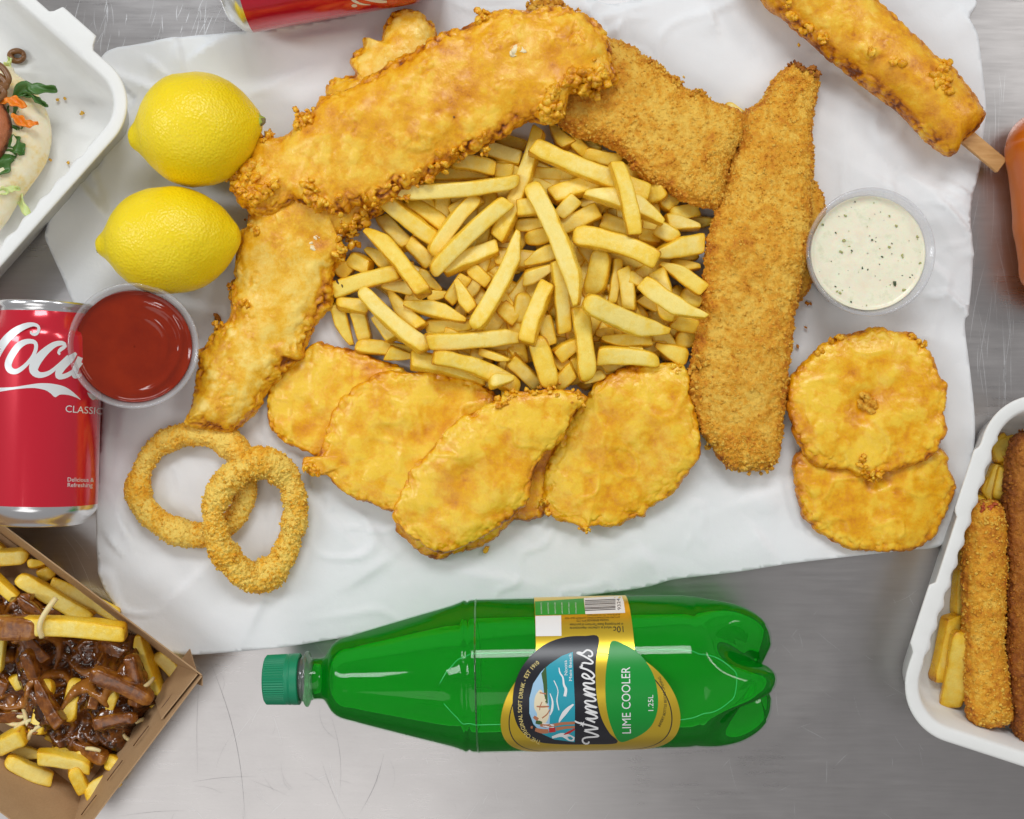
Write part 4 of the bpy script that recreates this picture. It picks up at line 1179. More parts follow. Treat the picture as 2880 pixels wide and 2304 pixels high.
# ================================================================== SAUCE CUPS
def sauce_cup(origin, rot, R, lab, sauce_mat, sauce_name, seed):
    """origin mm: centre of the base"""
    root = empty("sauce_cup", origin, lab, "sauce cup", "clear plastic sauce cups")
    root.rotation_euler = rot
    H = 40
    rb = R - 7.5
    prof = [(0.0, 0.01), (0.0, rb - 2), (0.8, rb - .4), (2.5, rb), (12, rb + 2.0), (30, rb + 4.6), (34.2, rb + 5.2), (34.6, R - 0.6), (35.4, R), (38.6, R + 0.2), (39.6, R - 0.1), (40, R - 0.9), (39.6, R - 1.8), (38.0, R - 2.2), (36.2, R - 2.3), (35.6, rb + 4.6), (30, rb + 3.9), (12, rb + 1.2), (2.5, rb - .8), (1.0, rb - 2.4), (0.9, 0.01)]
    V, F = revolve((0, 0, 0), (0, 0, 1), prof, 96)
    mesh_obj("cup", V, F, M['clear_plastic'], root)
    # sauce: filled body with a slightly wavy top
    zt = 31.5
    ri = rb + 3.7
    n, m = 90, 40
    th = np.linspace(0, 2 * math.pi, n, endpoint=False)
    rr_ = np.concatenate([[0.01], np.linspace(0.03, 1, m)]) * ri
    X = (rr_[:, None] * np.cos(th)[None]).ravel(); Y = (rr_[:, None] * np.sin(th)[None]).ravel()
    q = np.c_[X, Y, np.zeros(len(X))]
    rho = np.hypot(X, Y) / ri
    if sauce_name == 'tomato_sauce':
        phi = np.arctan2(Y, X)
        sw = np.sin(phi * 1.0 - rho * 5.5 + 0.6)
        zz = zt + 1.2 * np.exp(-((rho - 0.80 - 0.03 * np.sin(phi * 3)) / 0.06) ** 2) * smooth01(np.cos(phi + 0.1), -0.35, 0.6) + 0.7 * fbm(q / 13 + 3, 2, seed) + 0.8 * np.exp(-((rho - 0.56) / 0.05) ** 2) * smooth01(np.cos(phi - 0.5), 0.45, 0.9)
    else:
        zz = zt + 0.5 * fbm(q / 9 + 3, 3, seed) + 0.2 * fbm(q / 3, 2, seed + 2)
    zz += 1.2 * smooth01(rho, 0.93, 1.0)
    top = np.c_[X, Y, zz]
    bot = np.c_[rb * 0.965 * np.cos(th), rb * 0.965 * np.sin(th), np.full(n, 1.6)]
    V = np.vstack([top, bot, [[0, 0, 1.6]]])
    k = len(rr_)
    F = loft_faces(k + 1, n).tolist()
    c0 = (k + 1) * n
    F += [[c0, k * n + (j + 1) % n, k * n + j] for j in range(n)]
    s = mesh_obj(sauce_name, V, F, sauce_mat, root)
    return root, zt, ri
tilt = math.radians(14.5)
rimL, rimR = P(191, 973, 60), P(558, 973, 41)
cen = (rimL + rimR) / 2
ax = np.array([math.sin(tilt), 0, math.cos(tilt)])      # leans right so the left rim is high
base_c = cen - ax * 40
base_c[1] = P(375, 973, 50)[1]
kc, _, _ = sauce_cup(base_c, (0, tilt, 0), 36.9, "clear cup of red tomato sauce tilted against the red can", M['ketchup'], "tomato_sauce", 5)
bc = P(2449, 709, 40); bc[2] = 2.2
tc, zt, ri = sauce_cup(bc, (0, 0, 0), 38.0, "clear cup of white tartare sauce beside the upright crumbed fillet", M['tartare'], "tartare_sauce", 6)
rs = random.Random(4)
for mt, cnt, r0, r1_, nm in (('herb', 30, 0.2, 0.75, "herb_flecks"), ('herb_pale', 30, 0.3, 1.3, "pickle_flecks")):
    mx = Mix()
    for k in range(cnt):
        a_ = rs.uniform(0, 6.28); q_ = ri * 0.95 * math.sqrt(rs.random())
        mx.add(*lump((q_ * math.cos(a_), q_ * math.sin(a_), zt + 0.15), rs.uniform(r0, r1_), k, 0.45, 5, 7))
    for (x, y, r) in [(2517, 797, 1.7), (2425, 755, 0.9), (2440, 759, 0.8), (2452, 675, 0.9), (2480, 722, .8), (2350, 655, .7)] if mt == 'herb' else []:
        p = P(x, y, zt + 2) - bc
        mx.add(*lump((p[0], p[1], zt + 0.2), r, int(x), 0.45, 6, 9))
    tag(mx.obj(nm, M[mt], tc), kind="stuff")

# ================================================================== CYLINDER PRINT HELPERS
def cyl_hit(px, A, D, R):
    """where the sight line through photograph points px meets the cylinder (A, D, R)"""
    px = np.asarray(px, float)
    o = np.array([0, 0, CAM_H])
    g = np.c_[(px[:, 0] - 1440) / PXMM, -(px[:, 1] - 1152) / PXMM, np.zeros(len(px))]
    d = g - o
    D = D / np.linalg.norm(D)
    oc = o - A
    dp = d - np.outer(d @ D, D)
    op = oc - (oc @ D) * D
    a = (dp * dp).sum(1); b = 2 * (dp @ op); c = op @ op - R * R
    disc = np.maximum(b * b - 4 * a * c, 0)
    t = (-b - np.sqrt(disc)) / (2 * a)
    return o + d * t[:, None]

def text_flat(s):
    cu = bpy.data.curves.new("lettering", 'FONT')
    cu.body = s
    cu.resolution_u = 3
    ob = bpy.data.objects.new("lettering", cu)
    COL.objects.link(ob)
    bpy.context.view_layer.update()
    dg = bpy.context.evaluated_depsgraph_get()
    me = bpy.data.meshes.new_from_object(ob.evaluated_get(dg))
    v = np.array([[p.co.x, p.co.y] for p in me.vertices])
    f = [list(p.vertices) for p in me.polygons]
    bpy.data.objects.remove(ob)
    bpy.data.curves.remove(cu)
    bpy.data.meshes.remove(me)
    return v, f

def text_px(s, p0, p1, h, arc=None, bold=0.0):
    """lettering laid out in photograph pixels along p0->p1, capital height h.  arc: list of baseline points instead"""
    v, f = text_flat(s)
    cap = 0.69
    x0, x1 = v[:, 0].min(), v[:, 0].max()
    u = (v[:, 0] - x0) / (x1 - x0)
    w = v[:, 1] / cap * h
    if arc is not None:
        c = catmull(arc, 200)
        k = u * 199
        bx = np.interp(k, np.arange(200), c[:, 0]); by = np.interp(k, np.arange(200), c[:, 1])
        g = np.gradient(c, axis=0); g /= np.linalg.norm(g, axis=1)[:, None]
        dx = np.interp(k, np.arange(200), g[:, 0]); dy = np.interp(k, np.arange(200), g[:, 1])
    else:
        p0, p1 = np.asarray(p0, float), np.asarray(p1, float)
        d = (p1 - p0) / np.linalg.norm(p1 - p0)
        bx = p0[0] + (p1 - p0)[0] * u; by = p0[1] + (p1 - p0)[1] * u
        dx, dy = d[0], d[1]
    return np.c_[bx + dy * w, by - dx * w], f

def stroke_px(pts, n=40, closed=False):
    """brush stroke with varying width -> strip in pixels. pts (x, y, width)"""
    c = catmull(pts, n, closed)
    xy, w = c[:, :2], c[:, 2]
    t = np.gradient(xy, axis=0)
    if closed:
        t = np.roll(xy, -1, 0) - np.roll(xy, 1, 0)
    t /= np.linalg.norm(t, axis=1)[:, None] + 1e-9
    nn = np.stack([-t[:, 1], t[:, 0]], 1)
    V = np.vstack([xy + nn * w[:, None] / 2, xy - nn * w[:, None] / 2])
    m = len(c)
    F = [[i, (i + 1) % m, m + (i + 1) % m, m + i] for i in range(m if closed else m - 1)]
    return V, F

def orient_up(V, F, axis_pt, axis_dir):
    """make faces look away from the cylinder's axis"""
    out = []
    Dn = axis_dir / np.linalg.norm(axis_dir)
    for f in F:
        a, b, c = V[f[0]], V[f[1]], V[f[2]]
        nrm = np.cross(b - a, c - a)
        r = a - axis_pt
        r = r - (r @ Dn) * Dn
        out.append(f if nrm @ r > 0 else f[::-1])
    return out

# ================================================================== DRINK CANS
CANP = [(0, 0.01), (0.8, 10), (2.5, 19), (1.0, 22.0), (0.0, 23.2), (0.2, 24.6), (2.2, 26.2), (6.0, 30.2), (9.5, 32.6), (12.5, 33.0)]
CANB = [(12.5, 33.0), (40, 33.0), (80, 33.0), (108, 33.0), (111, 32.9), (114, 32.2), (119, 29.6), (124, 27.3), (126, 26.9)]
CANT = [(126, 26.9), (127.5, 27.1), (129, 27.9), (131, 28.1), (132, 27.6), (132.2, 26.6), (131, 25.9), (127, 25.4), (125.5, 24.6), (125.5, 0.01)]
def can(base, axis, lab, n=96):
    root = empty("drink_can", [base[0], base[1], 0], lab, "drink can", "red cola cans")
    for nm, pr, mt in (("base", CANP, 'aluminium'), ("body", CANB, 'can_red'), ("lid", CANT, 'aluminium')):
        q = catmull(pr, max(30, len(pr) * 5))
        V, F = revolve(base, axis, [tuple(x) for x in q], n)
        mesh_obj(nm, V, F, M[mt], root, org(root))
    return root
# left can lies with its lid end toward the back
can_a0, can_a1 = P(112, 1473, 33), P(128, 858, 33)
axA = (can_a1 - can_a0) / np.linalg.norm(can_a1 - can_a0)
canA = can(can_a0, axA, "red cola can lying at the left edge under the tilted sauce cup")
cz = lambda pts: np.c_[np.array(pts, float)[:, 0] / 2.6125, 840 + np.array(pts, float)[:, 1] / 2.6125]
def can_print(root, name, V2, F, A, D, lift=0.12):
    V = cyl_hit(V2, A, D, 33.0 + lift)
    return mesh_obj(name, V, orient_up(V, F, A, D), M['can_white'], root, org(root), smooth=False)
def can_stroke(root, name, pts, n=44, closed=False):
    p = np.array(pts, float)
    p = np.c_[cz(p[:, :2]), p[:, 2] / 2.6125]
    V2, F = stroke_px(p, n, closed)
    return can_print(root, name, V2, F, can_a0, axA)
can_stroke(canA, "script_letter", [(-60, 520, 40), (-40, 440, 60), (10, 350, 62), (60, 285, 60), (120, 235, 54), (190, 200, 42), (245, 190, 28), (280, 204, 22), (284, 232, 24), (262, 262, 26), (230, 256, 18), (226, 238, 12)])
can_stroke(canA, "script_letter", [(75, 525, 48), (60, 480, 52), (90, 410, 52), (140, 345, 50), (200, 315, 38), (255, 322, 30), (264, 365, 28), (238, 430, 28), (182, 495, 30), (122, 535, 38)], 50, True)
can_stroke(canA, "script_letter", [(440, 412, 14), (430, 395, 22), (448, 372, 28), (478, 350, 28), (460, 328, 32), (400, 338, 42), (325, 395, 58), (262, 470, 72), (248, 530, 64), (292, 562, 44), (362, 545, 32), (430, 490, 24), (500, 420, 16)])
can_stroke(canA, "script_letter", [(560, 400, 20), (520, 440, 50), (450, 510, 58), (428, 570, 42), (480, 568, 36), (545, 530, 32), (600, 470, 24)])
can_stroke(canA, "script_letter", [(590, 430, 40), (555, 520, 46), (550, 570, 34), (600, 560, 20)])
rib = [(-50, 660), (0, 655), (100, 650), (200, 635), (300, 622), (400, 628), (480, 650), (540, 690), (595, 745), (560, 727), (500, 708), (440, 706), (405, 725), (370, 695), (330, 672), (250, 657), (150, 662), (60, 674), (0, 684), (-50, 692)]
v2, f2 = cdt_fill(catmull(cz(rib), 120, True), 5)
can_print(canA, "wave_ribbon", v2, f2, can_a0, axA)
v2, f2 = cdt_fill(cz([(640, 690), (690, 700), (725, 745), (680, 746), (655, 722)]), 5)
can_print(canA, "script_tail", v2, f2, can_a0, axA)
for s, p0, p1, h in (("CLASSIC", (480, 833), (752, 853), 50), ("Delicious &", (497, 1344), (690, 1347), 30), ("Refreshing", (497, 1384), (680, 1386), 30)):
    q = cz([p0, p1])
    v2, f2 = text_px(s, q[0], q[1], h / 2.6125)
    can_print(canA, "lettering", v2, f2, can_a0, axA)
# top can, mostly outside the picture
e0, e1 = np.array([690.0, 86]), np.array([1160.0, 2])
dpx = (e1 - e0) / np.linalg.norm(e1 - e0)
npx = np.array([dpx[1], -dpx[0]])
if npx[1] > 0: npx = -npx
mid = np.array([650.0, 93]) + npx * 152
cb0, cb1 = P(*mid, 33), P(*(mid + dpx * 600), 33)
axB = (cb1 - cb0) / np.linalg.norm(cb1 - cb0)
canB = can(cb0, axB, "red cola can cut off by the top edge of the picture")
bz = lambda x, y: (580 + x / 3.267, y / 3.267)
for pts in ([(1330, -60, 30), (1345, -5, 30), (1390, 25, 22), (1440, 40, 14), (1510, 46, 5)], [(1380, -60, 40), (1430, -25, 34), (1520, 2, 30), (1600, 14, 30), (1660, 18, 20)]):
    p = np.array([(*bz(x, y), w / 3.267) for x, y, w in pts])
    V2, F = stroke_px(p, 30)
    can_print(canB, "script_letter", V2, F, cb0, axB)
th = np.linspace(0, 6.283, 20, endpoint=False)
v2, f2 = cdt_fill(np.array([bz(1360 + 26 * math.cos(a), 54 + 15 * math.sin(a)) for a in th]), 4)
can_print(canB, "script_dot", v2, f2, cb0, axB)

# ================================================================== GREEN BOTTLE
RB = 44.5
M['waterline'] = plain('waterline_green', (0.03, 0.55, 0.12), 0.15)
ZB = RB + 0.4
bA, bB = P(746, 1912, ZB), P(2166, 1880, ZB)
BL = float(np.linalg.norm(bB - bA))
bD = (bB - bA) / BL
px2mm = BL / 1420.0
bottle = empty("drink_bottle", [*((bA + bB) / 2)[:2], 0], "green plastic bottle of lime soft drink lying on the bench", "bottle")
bs, bside, bup = frame_for(bD)
BP = [(128, 12.4), (162, 12.5), (176, 15.5), (191, 20.2), (214, 23.4), (250, 25.6), (288, 27.9), (399, 34.2), (511, 40.4), (540, 42.3), (556, 43.6), (564, 44.3), (571, 43.1), (579, 44.2), (600, 44.5), (620, 44.5), (900, 44.5), (1150, 44.4), (1185, 44.2), (1200, 43.8), (1215, 44.2), (1250, 44.4), (1290, 43.6), (1330, 41.4), (1370, 37.0), (1398, 31.5), (1414, 25.0), (1420, 18.0)]
def bottle_mesh(shrink, s0=None, cut=None, end_cap=True):
    pr = catmull(BP, 240)
    if s0 is not None:
        pr = pr[pr[:, 0] >= s0]
    n = 160
    th = np.linspace(0, 2 * math.pi, n, endpoint=False)
    V = []
    for s_, r in pr:
        # five feet: one faces up; valleys run in from the end
        k = smooth01(np.array([s_]), 1195, 1395)[0]
        lobe = 0.5 - 0.5 * np.cos(5 * (th - math.pi / 2 - 0.08))
        rr_ = (r - shrink) * (1 - 0.60 * k * lobe ** 1.5)
        x = s_ * px2mm - shrink * (1.2 if s_ > 1400 else 0) - lobe * 5.5 * smooth01(np.array([s_]), 1330, 1420)[0]
        V.append(bA + np.outer(x if np.ndim(x) else np.full(n, x), bD) + rr_[:, None] * (np.cos(th)[:, None] * bside + np.sin(th)[:, None] * bup))
    m = len(pr)
    V = np.vstack(V)
    F = loft_faces(m, n).tolist()
    if end_cap:
        # base pushed in at the middle
        V = np.vstack([V, bA + bD * (1390 * px2mm), bA + bD * (pr[0, 0] * px2mm)])
        c0 = m * n
        F += [[c0, (m - 1) * n + j, (m - 1) * n + (j + 1) % n] for j in range(n)]
        F += [[c0 + 1, (j + 1) % n, j] for j in range(n)]
    if cut is not None:
        V[:, 2] = np.minimum(V[:, 2], cut)
    return V, [f[::-1] for f in F]
V, F = bottle_mesh(0.0)
mesh_obj("bottle_shell", V, F, M['bottle_plastic'], bottle, org(bottle))
V, F = bottle_mesh(0.7, s0=134, cut=ZB + RB - 5.5)
mesh_obj("soft_drink", V, F, M['lime'], bottle, org(bottle))
# the waterline of the air pocket under the upper side
pr_ = catmull(BP, 400)
zcut = RB - 5.5
ln, lp = [], []
for s_, r in pr_:
    if r - 0.7 > zcut + 0.15 and s_ < 1300:
        w_ = math.sqrt((r - 0.7) ** 2 - zcut ** 2) * math.sqrt(max(0.0, 1 - max(0.0, (s_ - 1120) / 180) ** 2))
        lp.append(bA + bD * s_ * px2mm + bside * w_ + np.array([0, 0, zcut])); ln.append(bA + bD * s_ * px2mm - bside * w_ + np.array([0, 0, zcut]))
loop = np.array(lp + ln[::-1] + lp[:1])
V, F = tube(catmull(loop[::5], 300), 0.32, 6)
mesh_obj("waterline", V, F, M['waterline'], bottle, org(bottle))
# cap with ribs, band and neck ring
n = 120
th = np.linspace(0, 2 * math.pi, n, endpoint=False)
rib_ = 0.22 * np.sign(np.cos(th * 60))
V = []
capp = [(0, 0.01, 0), (0, 11.5, 0), (2, 13.3, 0), (6, 14.2, 1), (60, 14.5, 1), (64, 14.7, 0), (72, 14.9, 0), (76, 14.6, 0), (78, 14.9, 0), (97, 15.0, 0), (99, 14.4, 0), (99, 12.6, 0)]
for h, r, k in capp:
    rr_ = r + rib_ * k
    V.append(bA + bD * h * px2mm + (np.full(n, 1.0) * rr_)[:, None] * (np.cos(th)[:, None] * bside + np.sin(th)[:, None] * bup))
mesh_obj("cap", np.vstack(V), loft_faces(len(capp), n)[:, ::-1], M['cap'], bottle, org(bottle), smooth=False)
V, F = revolve(bA, bD, [(h * px2mm, r) for h, r in [(92, 11.6), (98, 12.2), (101, 12.4), (103, 13.0), (108, 13.1), (111, 12.6), (114, 15.4), (117, 16.2), (121, 16.2), (124, 15.2), (128, 12.6), (134, 12.3), (134, 0.01)]], 72)
mesh_obj("neck_ring", V, F[:, ::-1], M['neck_plastic'], bottle, org(bottle))

# ---- label
def lab_mat(name, col, rough=0.35, metal=0.0):
    return plain(name, col, rough, metal=metal)
LM = dict(gold=lab_mat("label_gold", (0.86, 0.60, 0.055), 0.28, 0.85), black=lab_mat("label_black", (0.012, 0.012, 0.018), 0.3), green=lab_mat("label_green", (0.0, 0.28, 0.028), 0.35),
          white=lab_mat("label_white", (0.82, 0.82, 0.82), 0.4), teal=lab_mat("label_teal", (0.015, 0.34, 0.44), 0.35), sky=lab_mat("label_sky", (0.36, 0.58, 0.78), 0.35), cream=lab_mat("label_cream", (0.82, 0.72, 0.50), 0.4),
          hill=lab_mat("label_hill", (0.045, 0.11, 0.025), 0.4), skin=lab_mat("label_skin", (0.48, 0.18, 0.085), 0.4), red=lab_mat("label_red", (0.52, 0.02, 0.02), 0.4), yellow=lab_mat("label_yellow", (0.86, 0.55, 0.02), 0.35), paleyellow=lab_mat("label_pale_yellow", (0.88, 0.72, 0.25), 0.4), greenlt=lab_mat("label_panel_green", (0.02, 0.32, 0.04), 0.4))
uc = 901.0 * px2mm            # label centre along the axis
tc_ = math.radians(-26)
def lab_uv(u, ang, lift):
    """u mm along axis, ang 0 = straight up, positive toward the back of the bench"""
    c, s = np.cos(ang), np.sin(ang)
    back = np.array([-bD[1], bD[0], 0.0])
    return bA + np.outer(u, bD) + (RB + lift) * (np.outer(c, [0, 0, 1.0]) + np.outer(s, back))
label_root = None
def lab_add(name, V, F, mt, label=None):
    o = mesh_obj(name, V, orient_up(V, F, bA, bD), LM[mt], label_root or bottle, org(bottle))
    return o
a_, hb = 50.2, math.radians(57)
tt = np.linspace(0, 2 * math.pi, 140, endpoint=False)
el = np.c_[a_ * np.cos(tt), (hb * RB) * np.sin(tt)]
# union of disc and strip, in unrolled mm (x along axis, y = arc upward)
sx0, sx1 = (1507 - 746) * px2mm - uc, (1764 - 746) * px2mm - uc
top_arc = (math.radians(108) - tc_) * RB
arcR = [(x, y) for x, y in el if True]
outl = []
for x, y in el:
    if y > 0 and sx0 < x < sx1 + 0.5:
        continue
    outl.append((x, y))
# start at the right shoulder, go round anticlockwise: find the break
i0 = min(range(len(el)), key=lambda i: abs(el[i][0] - sx1) + (0 if el[i][1] > 0 else 1e3))
seq = [el[(i0 - k) % len(el)] for k in range(len(el))]
keep = [p for p in seq if not (p[1] > 0 and sx0 < p[0] < sx1)]
poly = np.vstack([[(sx1, top_arc)], keep, [(sx0, top_arc)]])
# straight strip sides need points so that they follow the curve
def densify(pl, step):
    out = []
    for i in range(len(pl)):
        a, b = np.asarray(pl[i], float), np.asarray(pl[(i + 1) % len(pl)], float)
        m = max(1, int(np.linalg.norm(b - a) / step))
        for k in range(m):
            out.append(a + (b - a) * k / m)
    return np.array(out)
v2, f2 = cdt_fill(densify(poly, 1.6), 2.2)
V = lab_uv(v2[:, 0] + uc, v2[:, 1] / RB + tc_, 0.10)
label_root = mesh_obj("label", V, orient_up(V, f2, bA, bD), LM['gold'], bottle, org(bottle))
# thin black ring
r0, r1_ = 0.90, 0.912
Vr = np.vstack([el * r0, el * r1_]); m_ = len(el)
Fr = [[i, (i + 1) % m_, m_ + (i + 1) % m_, m_ + i] for i in range(m_)]
lab_add("label_ring", lab_uv(Vr[:, 0] + uc, Vr[:, 1] / RB + tc_, 0.16), Fr, 'black')
lz = lambda pts: np.c_[1380 + np.array(pts, float)[:, 0] / 3.594, 1650 + np.array(pts, float)[:, 1] / 3.594]
def lab_poly(name, pts, mt, lift, smooth_n=90, step=5):
    q = lz(pts)
    q = catmull(q, smooth_n, True) if smooth_n else densify(q, 4)
    v2, f2 = cdt_fill(q, step)
    V = cyl_hit(v2, bA, bD, RB + lift)
    return lab_add(name, V, f2, mt)
def lab_text(s, p0, p1, h, mt, lift=0.30, arc=None, name="lettering"):
    if arc is not None:
        v2, f2 = text_px(s, None, None, h / 3.594, arc=lz(arc))
    else:
        q = lz([p0, p1])
        v2, f2 = text_px(s, q[0], q[1], h / 3.594)
    V = cyl_hit(v2, bA, bD, RB + lift)
    return lab_add(name, V, f2, mt)
# dark field and green field
lab_poly("dark_field", [(1090, 512), (1065, 750), (1060, 900), (1075, 1130), (1120, 1330), (1200, 1480), (1280, 1580), (1000, 1596), (700, 1594), (480, 1570), (350, 1500), (270, 1400), (230, 1270), (222, 1150), (240, 1000), (290, 860), (370, 740), (480, 630), (620, 550), (780, 507), (950, 499)], 'black', 0.20, 140)
lab_poly("green_field", [(1222, 556), (1180, 750), (1162, 900), (1160, 1080), (1175, 1250), (1220, 1420), (1300, 1565), (1420, 1545), (1540, 1485), (1630, 1400), (1680, 1280), (1693, 1150), (1678, 1010), (1640, 880), (1570, 760), (1480, 660), (1360, 590)], 'green', 0.20, 120)
PIC = [(830, 660), (720, 700), (600, 780), (510, 860), (430, 980), (390, 1130), (390, 1280), (430, 1390), (520, 1490), (640, 1545), (850, 1574), (852, 1200), (838, 900)]
lab_poly("beach_picture", PIC, 'teal', 0.24, 0)
lab_poly("picture_sky", [(560, 810), (510, 862), (430, 980), (392, 1130), (392, 1280), (432, 1388), (520, 1480), (590, 1460), (600, 1300), (585, 1150), (565, 950)], 'sky', 0.26, 0)
lab_poly("picture_cloud", [(500, 1040), (450, 1110), (440, 1220), (470, 1290), (460, 1360), (540, 1390), (590, 1300), (560, 1150), (530, 1080)], 'cream', 0.28, 50)
lab_poly("picture_hill", [(512, 878), (560, 805), (572, 1000), (578, 1180), (556, 1185), (540, 1080), (530, 980)], 'hill', 0.28, 0)
for pts in ([(690, 820, 8), (700, 870, 14), (730, 920, 16), (740, 990, 20), (760, 1040, 26), (750, 1110, 30)], [(838, 1190, 14), (790, 1230, 34), (745, 1280, 44), (705, 1340, 26), (690, 1375, 8)], [(640, 950, 10), (680, 1050, 8), (670, 1150, 12), (690, 1250, 10)], [(620, 1525, 24), (720, 1500, 40), (800, 1530, 60), (845, 1545, 40)], [(600, 1080, 8), (625, 1160, 16), (620, 1240, 24), (600, 1300, 10)]):
    p = np.array(pts, float)
    V2, F = stroke_px(np.c_[lz(p[:, :2]), p[:, 2] / 3.594], 24)
    lab_add("picture_surf", cyl_hit(V2, bA, bD, RB + 0.29), F, 'white')
for pts, mt, nm in (([(435, 1315, 26), (455, 1330, 34), (480, 1345, 30)], 'skin', "picture_bather"), ([(455, 1370, 30), (490, 1375, 40), (520, 1380, 26)], 'hill', "picture_bather"), ([(500, 1400, 26), (560, 1410, 34), (640, 1400, 30), (720, 1385, 28), (850, 1378, 26)], 'skin', "picture_bather"), ([(530, 1395, 36), (580, 1405, 38), (640, 1412, 30)], 'white', "picture_bather"), ([(520, 1330, 12), (570, 1290, 12), (600, 1240, 10)], 'skin', "picture_bather"), ([(405, 1420, 24), (425, 1425, 26)], 'skin', "picture_bather"), ([(450, 1445, 34), (520, 1462, 46), (585, 1462, 40)], 'skin', "picture_bather"), ([(590, 1455, 46), (655, 1445, 46)], 'red', "picture_bather"), ([(660, 1440, 34), (760, 1425, 28), (850, 1420, 24)], 'skin', "picture_bather"), ([(740, 1495, 8), (790, 1475, 24), (850, 1440, 18)], 'red', "picture_surfboard"), ([(465, 1212, 14), (520, 1215, 18), (590, 1212, 14)], 'skin', "picture_bather"), ([(520, 1165, 8), (500, 1210, 10), (495, 1250, 8)], 'skin', "picture_bather"), ([(495, 1072, 12), (560, 1085, 14)], 'skin', "picture_bather")):
    p = np.array(pts, float)
    V2, F = stroke_px(np.c_[lz(p[:, :2]), p[:, 2] / 3.594], 14)
    lab_add(nm, cyl_hit(V2, bA, bD, RB + 0.31), F, mt)
lab_text("Noosa", (778, 895), (770, 745), 34, 'white', 0.33)
lab_text("Main Beach", (822, 952), (818, 680), 30, 'white', 0.33)
lab_text("LIME COOLER", (1418, 1484), (1408, 812), 88, 'white')
lab_text("1.25L", (1645, 1256), (1642, 1095), 52, 'white')
lab_text("THE ORIGINAL SOFT DRINK - EST 1910", None, None, 40, 'paleyellow', 0.30, arc=[(510, 1562), (410, 1510), (345, 1420), (318, 1300), (318, 1180), (330, 1060), (365, 940), (420, 850), (495, 775)])
lab_text("INVERT BOTTLE BEFORE OPENING", None, None, 26, 'black', 0.20, arc=[(1715, 1420), (1765, 1300), (1778, 1170), (1762, 1040), (1715, 910)])
# script word
def script(pts, w):
    p = np.array(pts, float) * np.array([1.095, 1.0])
    y = 1588 - p[:, 0]
    base = 1105 - 0.085 * p[:, 0]
    x = base - p[:, 1] * 1.06
    V2, F = stroke_px(np.c_[lz(np.c_[x, y]), np.full(len(p), w / 3.594)], 70)
    lab_add("script_letter", cyl_hit(V2, bA, bD, RB + 0.30), F, 'white')
script([(20, 105), (4, 110), (0, 140), (18, 162), (44, 158), (58, 120), (62, 50), (72, 5), (96, 62), (122, 142), (131, 62), (140, 5), (166, 78), (190, 180), (208, 222)], 17)
script([(196, 30), (222, 92), (234, 112), (230, 45), (240, 5), (262, 25)], 18)
script([(262, 25), (288, 100), (296, 112), (290, 60), (284, 0), (306, 62), (330, 108), (346, 98), (340, 50), (334, 0), (356, 62), (380, 108), (396, 98), (392, 30), (404, 3), (428, 25)], 18)
script([(428, 25), (452, 100), (460, 112), (454, 60), (448, 0), (470, 62), (494, 108), (510, 98), (504, 50), (498, 0), (520, 62), (544, 108), (560, 98), (556, 30), (568, 3), (592, 30)], 18)
script([(592, 30), (630, 62), (646, 96), (626, 114), (604, 84), (600, 34), (624, 0), (656, 18), (684, 62)], 18)
script([(684, 62), (706, 128), (716, 108), (738, 108), (746, 80), (738, 22), (752, 2), (774, 22)], 18)
script([(774, 22), (812, 88), (838, 146), (842, 118), (836, 92), (864, 46), (848, 6), (816, 2), (804, 28), (816, 40)], 18)
th5 = [(930 + (32 if k % 2 == 0 else 13) * math.cos(k * math.pi / 5 + 0.2), 1390 + (32 if k % 2 == 0 else 13) * math.sin(k * math.pi / 5 + 0.2)) for k in range(10)]
lab_poly("star", th5, 'white', 0.30, 0)
# strip: blank white square, panel, bar code, address lines
lab_poly("white_square", [(452, 297), (712, 292), (716, 498), (456, 502)], 'white', 0.18, 0)
lab_poly("nutrition_panel", [(447, 150), (940, 118), (956, 278), (450, 290)], 'greenlt', 0.18, 0)
lab_poly("barcode_panel", [(942, 116), (1322, 94), (1345, 150), (1360, 265), (958, 278)], 'white', 0.18, 0)
rb_ = random.Random(9)
yy = 132.0
while yy < 240:
    w_ = rb_.choice([3, 3, 5, 8])
    q = [(952, yy + 6), (1262, yy - 8), (1262, yy - 8 + w_), (952, yy + 6 + w_)]
    v2 = densify(lz(q), 12)
    vv_, ff_ = cdt_fill(v2, 50)
    lab_add("barcode_bar", cyl_hit(vv_, bA, bD, RB + 0.24), ff_, 'black')
    yy += w_ + rb_.choice([4, 5, 7])
lab_text("9324", (1318, 232), (1306, 118), 34, 'black', 0.24)
for k, yk in enumerate([165, 182, 199, 216, 233, 250]):
    lab_text("ENERGY  PROTEIN  FAT TOTAL  SUGARS  SODIUM"[k * 3: k * 3 + 26], (520 + 70 * k, 272), (515 + 70 * k, 160), 12, 'white', 0.24)
lab_text("10c", (1340, 398), (1238, 405), 62, 'black', 0.24)
lab_text("refund at collection depots/points", (1225, 402), (800, 408), 24, 'black', 0.24)
lab_text("in participating State/Territory of purchase", (1338, 366), (800, 374), 24, 'black', 0.24)
lab_text("NOOSA BEVERAGES PTY LTD", (1190, 326), (868, 334), 20, 'black', 0.24)
lab_text("277 LAKE MACDONALD DRIVE, COOROY QLD 4563", (1305, 300), (752, 312), 16, 'black', 0.24)
lab_text("AUSTRALIA. PH: 07 5447 6633", (1308, 274), (980, 282), 14, 'black', 0.24)
